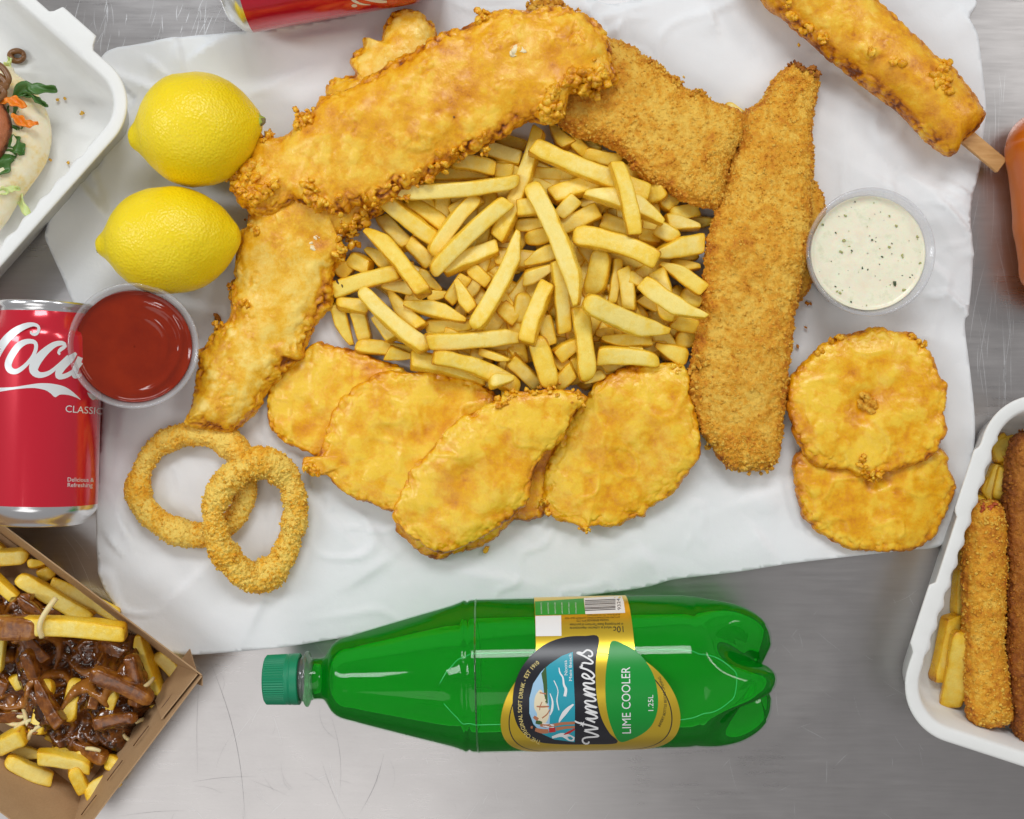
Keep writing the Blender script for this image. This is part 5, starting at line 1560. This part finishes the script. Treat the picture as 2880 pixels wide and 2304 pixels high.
# ================================================================== PULP TAKEAWAY TRAYS
def rrect(w, h, r, off, n_side=60, n_arc=18):
    """rounded rectangle grown by off; corner at origin, sides along +x (w) and +y (h); returns pts, and side coordinate info"""
    r2 = max(r + off, 1.0)
    pts, nrm = [], []
    cs = [((w - r, r), -90), ((w - r, h - r), 0), ((r, h - r), 90), ((r, r), 180)]
    for k, ((cx, cy), a0) in enumerate(cs):
        for i in range(n_arc):
            a = math.radians(a0 + 90 * i / (n_arc - 1))
            pts.append((cx + r2 * math.cos(a), cy + r2 * math.sin(a))); nrm.append((math.cos(a), math.sin(a)))
        nx, ny = cs[(k + 1) % 4][0]
        a = math.radians(a0 + 90)
        x0, y0 = cx + r2 * math.cos(a), cy + r2 * math.sin(a)
        x1, y1 = nx + r2 * math.cos(a), ny + r2 * math.sin(a)
        for i in range(1, n_side):
            t = i / n_side
            pts.append((x0 + (x1 - x0) * t, y0 + (y1 - y0) * t)); nrm.append((math.cos(a), math.sin(a)))
    return np.array(pts), np.array(nrm)
def pulp_tray(name, corner, ux, uy, w, h, r, zr, lab, tabs, ribs, origin_z=0):
    """tabs: function(x, y) -> extra flange width; ribs: function(x, y) -> wall wave"""
    ux, uy = np.array([*ux, 0.0]), np.array([*uy, 0.0])
    # (offset from flange edge, height, wave weight, tab weight)
    prof = [(-10.5, 1.2, 0, 0), (-9.5, zr * .5, 0.2, 0), (-7.0, zr - 3.5, 0.4, 0), (-1.2, zr - 2.6, 0, 1), (0.2, zr - 2.2, 0, 1), (0.8, zr - 1.0, 0, 1), (0.4, zr - .2, 0, 1), (-0.8, zr, 0, 1), (-5.5, zr, 0, .3), (-7.0, zr - .7, .5, 0), (-8.2, zr - 3, 1, 0), (-12, zr * .45, 1, 0), (-16, 5.5, .5, 0), (-19, 3.2, .2, 0), (-22, 2.5, 0, 0), (-23, 2.4, 0, 0), (-25, 2.4, 0, 0), (-27, 2.4, 0, 0)]
    V = []
    for off, z_, wv, tb in prof:
        p, nr = rrect(w, h, r, off)
        ex = np.array([tabs(x, y) for x, y in p]) * tb + np.array([ribs(x, y) for x, y in p]) * wv
        p = p + nr * ex[:, None]
        V.append(corner + p[:, :1] * ux + p[:, 1:] * uy + np.array([0, 0, 1.0]) * z_)
    n = len(V[0])
    cm = V[-1].mean(0)
    for f_ in (0.75, 0.45, 0.15, 0.01):
        V.append(cm + (V[len(prof) - 1] - cm) * f_)
    nfl = len(V)
    V = np.vstack(V)
    V[:, 2] -= corner[2]
    F = loft_faces(nfl, n).tolist()
    F.append([j for j in range(n)][::-1])
    cen = V.mean(0)
    o = mesh_obj(name, V, F, M['pulp'], None, [cen[0], cen[1], 0])
    return tag(o, lab, "takeaway tray", "white pulp takeaway trays")
def rot2(a): return np.array([math.cos(math.radians(a)), math.sin(math.radians(a))])
# left tray
zr = 44
cl = P(412, 279, zr)
# local x runs up-left (angle 139), local y runs down-left (angle 231): right handed
lx, ly_ = rot2(138.5), rot2(228.5)
def tabs_l(x, y):
    return 7.5 * (smooth01(np.array([x]), 44, 47)[0] - smooth01(np.array([x]), 73, 77)[0]) if y < 12 else 0.0
def ribs_l(x, y):
    return 0.9 * math.sin(y * 2 * math.pi / 15) if (x < 14 and 45 < y < 180) else 0.0
pulp_tray("takeaway_tray", cl, lx, ly_, 190, 220, 30, zr, "white pulp takeaway tray holding the sandwich in the top left corner", tabs_l, ribs_l)
# right tray
cr_ = P(2508, 2033, zr)
rx, ry = rot2(-18.0), rot2(72.0)
def tabs_r(x, y):
    if x < 14:
        q = np.array([y])
        return 3.2 * (smooth01(q, 44, 48)[0] - smooth01(q, 84, 87)[0]) + 2.6 * (smooth01(q, 128, 131)[0] - smooth01(q, 168, 172)[0])
    return 0.0
def ribs_r(x, y):
    return 1.1 * math.sin(y * 2 * math.pi / 13) if (x < 14 and 40 < y < 180) else 0.0
pulp_tray("takeaway_tray", cr_, rx, ry, 190, 212, 34, zr, "white pulp takeaway tray with crumbed sausage and chips at the right edge", tabs_r, ribs_r)

# ---- sandwich in the left tray
q2 = lambda pts: [(x / 2.695, y / 2.695) for x, y in pts]
sand = empty("sandwich", P(60, 420, 3), "open sandwich of soft bread with sausage, leaves and carrot in the left tray", "sandwich")
fried_blob("bread", q2([(60, 500), (110, 545), (180, 600), (270, 680), (330, 800), (370, 900), (385, 1020), (370, 1130), (330, 1250), (230, 1400), (120, 1560), (40, 1680), (-60, 1760), (-350, 1700), (-400, 1000), (-250, 560)]), q2([(-150, 1400), (60, 1050), (0, 800)]), [5], 22, M['bread'], 'plain', 5, res=1.4, p=3, q=2.0, parent=sand)
fried_blob("sausage_meat", q2([(-20, 700), (30, 800), (72, 880), (86, 970), (70, 1070), (20, 1170), (-60, 1260), (-300, 1300), (-320, 800), (-150, 680)]), q2([(-200, 1050), (-20, 980)]), [22], 16, M['sausage'], 'plain', 6, res=1.2, p=2.4, parent=sand)
def leaf(parent, name, pts, wid, mat, z0, seed):
    c = catmull([(*P(x / 2.695, y / 2.695, z0),) for x, y in pts], 26)
    r = random.Random(seed)
    t = np.gradient(c, axis=0); t /= np.linalg.norm(t, axis=1)[:, None]
    s = np.stack([-t[:, 1], t[:, 0], np.zeros(len(t))], 1)
    u = np.linspace(0, 1, 26)
    w = wid / 2.695 / PXMM * np.sin(np.pi * (0.08 + 0.86 * u)) ** 0.7 * (1 + .25 * np.sin(u * 17 + seed))
    rows = []
    for k in np.linspace(-1, 1, 7):
        z_ = 1.4 * np.sin(u * 9 + seed + k * 2) + 1.2 * abs(k)
        rows.append(c + s * (w * k / 2)[:, None] + np.c_[np.zeros((26, 2)), z_])
    V = np.vstack(rows)
    F = loft_faces(7, 26, False)
    o = mesh_obj(name, V, F, M[mat], parent, org(parent) if parent else [*c.mean(0)[:2], 3])
    so = o.modifiers.new("thickness", 'SOLIDIFY'); so.thickness = 0.0006
    return o
for nm, pts, w, mt, z0 in (("leaf", [(100, 760), (150, 700), (200, 650), (240, 670), (330, 678), (430, 680)], 80, 'lettuce', 27), ("leaf", [(170, 720), (240, 725), (300, 770), (365, 805)], 34, 'lettuce', 26), ("leaf", [(60, 820), (100, 840), (130, 860)], 80, 'lettuce', 26), ("leaf", [(90, 980), (140, 940), (190, 950)], 90, 'lettuce', 26),
                           ("leaf", [(80, 1030), (120, 1090), (175, 1170)], 100, 'lettuce', 27), ("leaf", [(-20, 1330), (30, 1250), (70, 1170), (120, 1180)], 110, 'lettuce', 27), ("carrot_strip", [(0, 765), (60, 760), (130, 775), (205, 815)], 66, 'carrot', 32), ("carrot_strip", [(90, 870), (150, 910), (210, 940), (288, 938)], 60, 'carrot', 30),
                           ("lettuce_shred", [(0, 1350), (60, 1440), (130, 1480), (180, 1570), (245, 1670)], 70, 'lettuce_pale', 14), ("lettuce_shred", [(-10, 1470), (60, 1440), (150, 1430)], 50, 'lettuce_pale', 24), ("lettuce_shred", [(40, 520), (70, 480), (80, 440)], 40, 'lettuce_pale', 16)):
    leaf(sand, nm, pts, w, mt, z0, len(nm) + int(pts[0][0]))
for pts in ([(-40, 480), (0, 500), (40, 540), (66, 600), (40, 640), (-20, 640)], [(-40, 560), (10, 590), (50, 640), (20, 680), (-30, 690)], [(-30, 640), (20, 670), (30, 720), (-20, 760)]):
    c = catmull([(*P(x / 2.695, y / 2.695, 33),) for x, y in pts], 30)
    V, F = tube(c, 2.0, 8)
    mesh_obj("fried_onion", V, F, M['onion'], sand, org(sand))
c = np.array([(*P((130 + 52 * math.cos(a)) / 2.695, (425 + 38 * math.sin(a)) / 2.695, 5.2 + .6 * math.sin(3 * a)),) for a in np.linspace(0, 6.2832, 33)[:-1]])
V, F = tube(np.vstack([c, c[:1]]), 1.4 + 0.7 * np.abs(np.sin(np.linspace(0, 3.14, 33))), 8)
tag(mesh_obj("onion_scrap", V, F, M['onion'], None, [*c.mean(0)[:2], 3]), "dark little ring of fried onion on the left tray's floor", "onion scrap")
tl = ["upper left", "upper right", "middle right", "lower left", "lower right", "darkest, lowest"]
for i, (x, y) in enumerate([(437, 755), (492, 748), (622, 857), (380, 1212), (516, 1235), (410, 1458)]):
    V, F = lump(P(x / 2.695, y / 2.695, 4.6 if i != 5 else 12), 1.3 if i != 5 else .9, i + 2, 0.5)
    o = mesh_obj("bread_crumb", V, F, M['crumb' if i != 5 else 'onion'], None, P(x / 2.695, y / 2.695, 3), attrs={"toast": np.full(len(V), .2)})
    tag(o, f"tiny pale crumb inside the left tray, {tl[i]} of the six", "crumb", "crumbs in the left tray")

# ---- right tray: crumbed sausage, dark crumbed fillet, chips
q4 = lambda pts: [(2080 + x / 1.5625, 1200 + y / 1.5625) for x, y in pts]
o = fried_blob("crumbed_sausage", q4([(1010, 350), (1060, 325), (1130, 345), (1152, 430), (1157, 600), (1162, 900), (1180, 1180), (1188, 1285), (1100, 1320), (1030, 1298), (1005, 1220), (990, 1000), (978, 600), (985, 420)]), q4([(1070, 420), (1075, 800), (1095, 1230)]), [14, 12, 10], 22, M['crumb'], 'crumb', 61, p=2.3, q=2.0, bottom=.5, sil=.5, toast0=0.1)
crumb_coat(o, 900, M['crumb'], 0.4, 0.9, 5)
tag(o, "long crumbed sausage lying along the chips in the right tray", "crumbed sausage")
mx = Mix()
for k in range(16):
    x, y = rs.uniform(1060, 1130), rs.uniform(335, 385)
    mx.add(*lump(P(2080 + x / 1.5625, 1200 + y / 1.5625, 33 + rs.uniform(-3, 1)), rs.uniform(.8, 1.8), k, .6))
tag(mx.obj("red_seasoning", plain("reddish_crust", (0.50, 0.09, 0.02), 0.5), o, org(o)), kind="stuff")
o = fried_blob("crumbed_fish", q4([(1260, 20), (1185, 75), (1170, 200), (1160, 500), (1165, 800), (1176, 1100), (1200, 1300), (1262, 1420), (1400, 1400), (1470, 1100), (1470, 400), (1400, 60)]), q4([(1300, 200), (1320, 700), (1320, 1200)]), [12, 14, 10], 24, M['crumb_dark'], 'crumb', 65, p=2.6, toast0=0.05, res=1.0)
crumb_coat(o, 1200, M['crumb_dark'], 0.4, 0.9, 6)
tag(o, "dark brown crumbed fillet cut off at the right edge of the picture", "fried fish")
rp = Pile(190, 340, -260, 40, 3.0)
RT = [((1105, 110), (1250, 85), 105, "thick chip at the far end of the right tray"), ((1150, 175), (1085, 330), 85, "chip leaning toward the rim at the far end of the right tray"), ((1165, 190), (1135, 320), 60, "narrow chip beside the dark fillet in the right tray"), ((985, 610), (968, 860), 78, "long chip between tray wall and crumbed sausage, middle of the right tray"), ((1000, 480), (985, 640), 60, "chip wedged beside the middle of the crumbed sausage in the right tray"),
      ((925, 830), (878, 1125), 76, "slim chip nearest the wall at the near end of the right tray"), ((962, 890), (945, 1240), 95, "big square-ended chip at the near end of the right tray"), ((1040, 300), (1010, 420), 60, "chip partly hidden above the crumbed sausage end in the right tray")]
for i, (a, b_, w, lb) in enumerate(RT):
    A_, B_ = q4([a, b_])
    o, _ = put_fry(rp, A_, B_, w / 1.5625, 16, 700 + i, 'fry' if i % 3 else 'fry_dark', ends=(0, 2) if i != 6 else (2, 0))
    tag(o, lb, "potato chip", "chips in the right tray")
for i in range(9):
    t_ = i / 8
    x, y = 1150 - 190 * t_ + rs.uniform(-20, 40), 120 + 1000 * t_
    a = rs.uniform(1.1, 2.4)
    A_, B_ = q4([(x - 80 * math.cos(a), y - 80 * math.sin(a)), (x + 80 * math.cos(a), y + 80 * math.sin(a))])
    o, _ = put_fry(Pile(190, 340, -260, 40, 3.0), A_, B_, 46, 8, 740 + i, 'fry_dark')
    tag(o, ["farthest", "second-farthest", "third-farthest", "fourth-farthest", "middle", "fourth-nearest", "third-nearest", "second-nearest", "nearest"][i] + " of the golden chips on the right tray's floor along its wall", "potato chip", "bottom chips in the right tray")

# ---- glazed bun at the right edge
o = fried_blob("bread_bun", [(2895, 322), (2862, 345), (2846, 372), (2838, 397), (2834, 420), (2838, 455), (2846, 492), (2852, 540), (2856, 600), (2858, 645), (2867, 690), (2873, 730), (2890, 800), (2980, 860), (3080, 800), (3100, 500), (3040, 340), (2960, 310)], [(2960, 450), (2980, 700)], [1], 52, M['bun'], 'plain', 7, res=1.6, p=2.4, dent=None,
               extra=lambda V, vv, up, to: (V - np.c_[np.zeros((len(V), 2)), np.where(up > 0, 3.5, 0) * np.exp(-((V[:, 1] - (P(2850, 398, 25)[1] + 0.35 * (V[:, 0] - P(2850, 398, 25)[0]))) / 1.8) ** 2)], to * 0.75))
tag(o, "shiny orange-brown bread bun just showing at the right edge", "bread bun")

# ================================================================== KRAFT BOX OF CHIPS AND GRAVY
zk = 46.0
kc0 = P(566, 1900, zk)
kdx = P(0, 1473, zk) - kc0; kdx /= np.linalg.norm(kdx)           # along the far wall, to the left
kdy = np.array([-kdx[1], kdx[0], 0]);                             # along the right wall, to the front
if kdy[1] > 0: kdy = -kdy
KW, KD, KT = 190.0, 135.0, 19.0                                   # rim sizes and wall flare
box = empty("chip_box", [*(kc0 + kdx * 90 + kdy * 60)[:2], 0], "brown cardboard box of chips and gravy in the bottom left corner", "cardboard box")
def kpt(u, v, zz):
    """u along far wall, v toward the front, both at the rim; walls lean in toward the floor"""
    f = (zk - zz) / zk
    uu = u + (KT if u < 1 else -KT if u > KW - 1 else 0) * f
    vv_ = v + (KT if v < 1 else -KT if v > KD - 1 else 0) * f
    p = kc0 + kdx * uu + kdy * vv_
    return np.array([p[0], p[1], zz])
def panel(name, quad, th_, inward):
    q = np.array(quad, float)
    V = np.vstack([q, q + np.asarray(inward) * th_])
    o = mesh_obj(name, V, [(0, 1, 2, 3), (7, 6, 5, 4), (0, 4, 5, 1), (1, 5, 6, 2), (2, 6, 7, 3), (3, 7, 4, 0)], M['kraft'], box, org(box), smooth=False)
    bm = bmesh.new(); bm.from_mesh(o.data); bmesh.ops.recalc_face_normals(bm, faces=bm.faces); bm.to_mesh(o.data); bm.free()
    return o
panel("box_wall", [kpt(0, 0, 1), kpt(KW, 0, 1), kpt(KW, 0, zk), kpt(0, 0, zk)], 0.8, -kdy)
panel("box_wall", [kpt(0, 0, 1), kpt(0, KD, 1), kpt(0, KD, zk), kpt(0, 0, zk)], 0.8, -kdx)
panel("box_wall", [kpt(0, KD, 1), kpt(KW, KD, 1), kpt(KW, KD, zk), kpt(0, KD, zk)], 0.8, kdy)
panel("box_wall", [kpt(KW, 0, 1), kpt(KW, KD, 1), kpt(KW, KD, zk), kpt(KW, 0, zk)], 0.8, kdx)
panel("box_floor", [kpt(0, 0, 1.2), kpt(KW, 0, 1.2), kpt(KW, KD, 1.2), kpt(0, KD, 1.2)], 0.8, np.array([0, 0, 1.0]))
# doubled corner flap folded inside the right wall
panel("corner_flap", [kpt(0, 3, 8) + kdx * 2.0, kpt(0, 40, 8) + kdx * 2.0, kpt(0, 36, zk - 4) + kdx * 1.6, kpt(0, 1, zk - 1) + kdx * 1.6], 0.7, kdx)
panel("corner_flap", [kpt(0, 0, zk - 14) - kdx * 1 - kdy * 0.5, kpt(0, 0, zk - 1) - kdx * 1 - kdy * .5, kpt(0, 0, zk - 1) - kdx * 4.5 + kdy * 4, kpt(0, 0, zk - 14) - kdx * 4 + kdy * 4], 0.6, kdy)
for i in range(4):       # locking slits pressed into the right wall
    v0 = 22 + i * 26
    a, b_ = kpt(0, v0, 30) + kdx * 1.5, kpt(0, v0 + 15, 30) + kdx * 1.5
    nrm_ = np.array([0, 0, 1.0])
    c = np.array([a + (b_ - a) * t + kdx * 1.3 * math.sin(t * math.pi) * 0 + nrm_ * (0.8 + 1.8 * math.sin(t * math.pi)) for t in np.linspace(0, 1, 10)])
    V, F = tube(c, 0.35, 5)
    mesh_obj("slit", V, F, M['grease'], box, org(box))
for i, (x, y, r) in enumerate([(193, 1630, 3.0), (232, 1620, 1.4), (240, 1650, 1.7), (20, 1440, 4.0), (215, 1608, .8)]):
    V, F = lump(P(x / 1.909, 1400 + y / 1.909, 2.3), r, i + 2, 0.08)
    tag(mesh_obj("grease_spot", V, F, M['grease'], box, org(box)))

qk = lambda x, y: (x / 1.909, 1400 + y / 1.909)
kp = Pile(-380, -180, -300, -60, 3.0, 26)
KB = np.array([qk(*p) for p in [(-180, 230), (-60, 300), (200, 460), (600, 750), (830, 920), (850, 1000), (700, 1240), (540, 1450), (420, 1500), (250, 1450), (-180, 1360)]])
kk_ = 0
low = 0
buried = []
while low < 48:
    x, y = rs.uniform(-90, 520), rs.uniform(1480, 2230)
    if not inside(KB, np.array([[x, y]]))[0]:
        continue
    a = rs.uniform(0, math.pi); L_ = rs.uniform(40, 75)
    A_, B_ = (x - L_ * math.cos(a), y - L_ * math.sin(a)), (x + L_ * math.cos(a), y + L_ * math.sin(a))
    if not (inside(KB, np.array([A_]))[0] and inside(KB, np.array([B_]))[0]):
        continue
    o, _ = put_fry(kp, A_, B_, rs.uniform(42, 50), 14, 800 + low, 'gravied' if 1680 < y < 2080 and low % 4 else 'fry', squash=0.42, wf=0.92 if low % 4 == 0 else 0.78)
    buried.append((o, _))
    low += 1
bd_ = {}
for o, inf in buried:
    x, y = inf['px']
    a = math.degrees(inf['ang']) % 180
    lean = "lying level" if a < 30 or a > 150 else "rising rightward" if a < 75 else "upright" if a < 105 else "falling rightward"
    pl_ = ("far wall" if y < 1700 + 0.5 * x else "front" if y > 2080 else "middle") + (", left part" if x < 150 else ", centre" if x < 330 else ", right part")
    bd_.setdefault(f"chip {lean} in the gravy box's bottom layer, {pl_}", []).append((x, o))
for lb, lst in bd_.items():
    lst.sort(key=lambda t: t[0])
    for k, (_, o) in enumerate(lst):
        tag(o, lb if len(lst) == 1 else ORD[k] + lb, "potato chip", "buried chips in the gravy box")
kp.cap = 34
hsave = kp.h.copy()
KF = [((-60, 250), (60, 290), 90, 'fry_dark', "pale chip end under the topmost chip by the box's far wall"), ((-40, 325), (152, 312), 95, 'fry', "chip at the picture's left edge near the far wall of the gravy box"), ((150, 360), (235, 335), 82, 'fry', "short chip end against the far wall of the gravy box"), ((215, 420), (300, 385), 84, 'fry_dark', "dull short chip against the gravy box's far wall"),
      ((285, 455), (640, 640), 98, 'fry', "chip lying along the far wall of the gravy box"), ((105, 420), (480, 655), 98, 'fry', "pointed chip slanting inside the far wall of the gravy box"), ((840, 830), (1010, 1000), 98, 'fry', "chip in the right corner of the gravy box"), ((735, 720), (862, 1150), 108, 'fry', "long chip dipping into the gravy near the box's right corner"),
      ((-40, 1360), (150, 1255), 104, 'fry', "chip at the left edge in front of the gravy"), ((40, 1390), (265, 1530), 104, 'fry', "front chip with a blunt end over the bare box floor"), ((215, 1375), (480, 1445), 84, 'fry', "thin chip at the front of the gravy"), ((395, 1430), (445, 1585), 80, 'fry_dark', "chip end pointing to the front of the gravy box"),
      ((465, 1600), (640, 1500), 108, 'fry', "chunky chip at the front by the box's right wall"), ((560, 1415), (690, 1445), 92, 'fry_dark', "chip end half out of the gravy by the box's right wall"),
      ((500, 925), (810, 1090), 94, 'gravied', "gravy coated chip in the middle right of the gravy"), ((300, 1285), (590, 1400), 84, 'gravied', "gravy coated chip near the front of the gravy"), ((520, 780), (725, 840), 86, 'gravied', "gravy coated chip under the level chip")]
for i, (a, b_, w, mt, lb) in enumerate(KF):
    o, _ = put_fry(kp, qk(*a), qk(*b_), w / 1.909, 32, 870 + i, mt, squash=0.45 if mt != 'gravied' else 0.0, wf=0.95, ends=(2, 2) if mt == 'gravied' else None)
    tag(o, lb, "potato chip", "chips in the gravy box")
# gravy poured over: a skin that follows the heap
GP = np.array([qk(*p) for p in [(-160, 560), (120, 520), (220, 640), (260, 760), (520, 770), (700, 790), (740, 950), (780, 1090), (830, 1140), (780, 1210), (680, 1250), (620, 1390), (540, 1430), (420, 1380), (200, 1370), (100, 1270), (60, 1200), (-160, 1200)]])
gpo = catmull(np.array([P(x, y, 32)[:2] for x, y in GP]), 260, True)
gv, gf = cdt_fill(gpo, 0.95)
G3 = np.c_[gv, np.zeros(len(gv))]
hh = np.maximum(hsave, np.minimum(kp.h, 33))
for _ in range(16):
    hh = np.maximum(0.25 * (np.roll(hh, 1, 0) + np.roll(hh, -1, 0) + np.roll(hh, 1, 1) + np.roll(hh, -1, 1)), hh * 0.93)
for _ in range(4):
    hh = 0.2 * (hh + np.roll(hh, 1, 0) + np.roll(hh, -1, 0) + np.roll(hh, 1, 1) + np.roll(hh, -1, 1))
I = np.clip((gv[:, 0] - kp.x0).astype(int), 0, hh.shape[0] - 1); J = np.clip((gv[:, 1] - kp.y0).astype(int), 0, hh.shape[1] - 1)
ge = poly_dist(gpo, gv)
st_h = np.zeros(len(gv))
lo_, hi_ = gpo.min(0), gpo.max(0)
for k in range(430):     # shredded meat and onion strands under the gravy
    c0 = np.array([rs.uniform(lo_[0], hi_[0]), rs.uniform(lo_[1], hi_[1])])
    a = rs.uniform(0, math.pi); L_ = rs.uniform(5, 17); rad = rs.uniform(1.0, 2.0); cv = rs.uniform(-0.1, 0.1)
    if k % 30 == 0: rad, L_ = rs.uniform(3.2, 4.4), rs.uniform(14, 26)
    d_ = gv - c0
    u_ = d_ @ np.array([math.cos(a), math.sin(a)]); w_ = d_ @ np.array([-math.sin(a), math.cos(a)]) - cv * u_ * u_
    e_ = np.maximum(np.abs(u_) - L_ / 2, 0)
    q_ = np.sqrt(np.clip(1 - (w_ * w_ + e_ * e_) / rad ** 2, 0, 1))
    st_h = np.maximum(st_h, q_ * rad * rs.uniform(0.8, 1.5))
gz = hh[I, J] + 1.4 + 1.6 * fbm(G3 / 12, 2, 3) + 1.1 * st_h - 6.0 * (1 - smooth01(ge, 0, 6))
print("gravy box heap", kp.h.max(), gz.max())
gravy = mesh_obj("gravy", np.c_[gv, gz], gf, M['gravy'], None, [*gv.mean(0), 10], attrs={"toast": np.clip(0.04 + 0.27 * st_h, 0, 1)})
sg_ = gravy.modifiers.new("thickness", 'SOLIDIFY'); sg_.thickness = 0.003; sg_.offset = -1
tag(gravy, "glossy brown gravy poured over the chips in the cardboard box", "gravy")
def surf(p):
    i, j = int(np.clip(p[0] - kp.x0, 0, hh.shape[0] - 1)), int(np.clip(p[1] - kp.y0, 0, hh.shape[1] - 1))
    return hh[i, j]
def shred(x, y, L_, a, curv, rad, lift):
    pts = []
    for t in np.linspace(-.5, .5, 10):
        aa = a + curv * t
        p = P(x + L_ * t * math.cos(aa), y + L_ * t * math.sin(aa) + curv * 18 * t * t, 32)
        p[2] = surf(p) + lift + 1.2 * math.cos(t * 3)
        pts.append(p)
    zs = np.array([p[2] for p in pts]); zs = np.convolve(np.pad(zs, 2, 'edge'), np.ones(5) / 5, 'valid')
    for p, z_ in zip(pts, zs): p[2] = z_
    return tube(np.array(pts), rad * (0.7 + 0.3 * np.sin(np.linspace(0.3, 2.8, 10))), 8)
# pale cheese strands
CHS = [(20, 1170, 120, .6, "left cluster"), (50, 1200, 110, .2, "left cluster"), (90, 1230, 110, -.5, "left cluster"), (150, 1270, 110, -.8, "left cluster"), (30, 1240, 100, .1, "left cluster"), (100, 1200, 90, .9, "left cluster"),
       (725, 1240, 80, .5, "right cluster by the wall"), (770, 1250, 90, -.3, "right cluster by the wall"), (640, 1350, 90, .4, "right cluster by the wall"),
       (770, 1020, 60, -.6, "chip that dips in the gravy"), (460, 1380, 80, .2, "front chips"), (380, 1560, 70, 1.2, "front chips")]
names_ = {}
for i, (x, y, L_, a, wh) in enumerate(CHS):
    px_, py_ = qk(x, y)
    V, F = shred(px_, py_, L_ / 1.909, a, rs.uniform(-.9, .9), 1.35, 2.2)
    o = mesh_obj("cheese_strand", V, F, M['cheese'], None, V.mean(0))
    names_.setdefault(wh, []).append((px_, o))
for wh, lst in names_.items():
    lst.sort(key=lambda t: t[0])
    for k, (_, o) in enumerate(lst):
        od = "" if len(lst) == 1 else ORD[k]
        tag(o, f"{od}cheese strand in the gravy box at the {wh}", "cheese strand", "pale cheese strands in the gravy box")
# the level chip that spans from the gravy to the far wall, half dipped, with a strand over it
zc_ = 43.0
o, inf = put_fry(kp, qk(-40, 690), qk(665, 712), 98 / 1.909, zc_, 930, 'fry', ends=(0, 0), zfix=(zc_, 0.0))
tag(o, "longest level chip lying on top, its left half coated in gravy", "potato chip", "chips in the gravy box")
A_, B_ = P(*qk(-40, 692), zc_), P(*qk(225, 700), zc_)
Lg = np.linalg.norm(B_ - A_)
V, F, to = fry_mesh(Lg, 14.2, 11.6, 0, 0, 0, 2, 0.1, 931)
ang = math.atan2(*(B_ - A_)[[1, 0]])
Rm = np.array(Matrix.Rotation(ang, 3, 'Z'))
g_ = mesh_obj("gravy_coat", V @ Rm.T + (A_ + B_) / 2, F, M['gravied'], o)
g_.matrix_parent_inverse = o.matrix_basis.inverted()
c = catmull([(*P(*qk(x, y), z_),) for x, y, z_ in [(300, 540, 46), (262, 590, 50), (225, 650, 51), (212, 700, 51), (225, 748, 48)]], 24)
V, F = tube(c, 1.7, 8)
tag(mesh_obj("cheese_strand", V, F, M['cheese'], None, c.mean(0)), "cheese strand bent over the longest level chip", "cheese strand", "pale cheese strands in the gravy box")
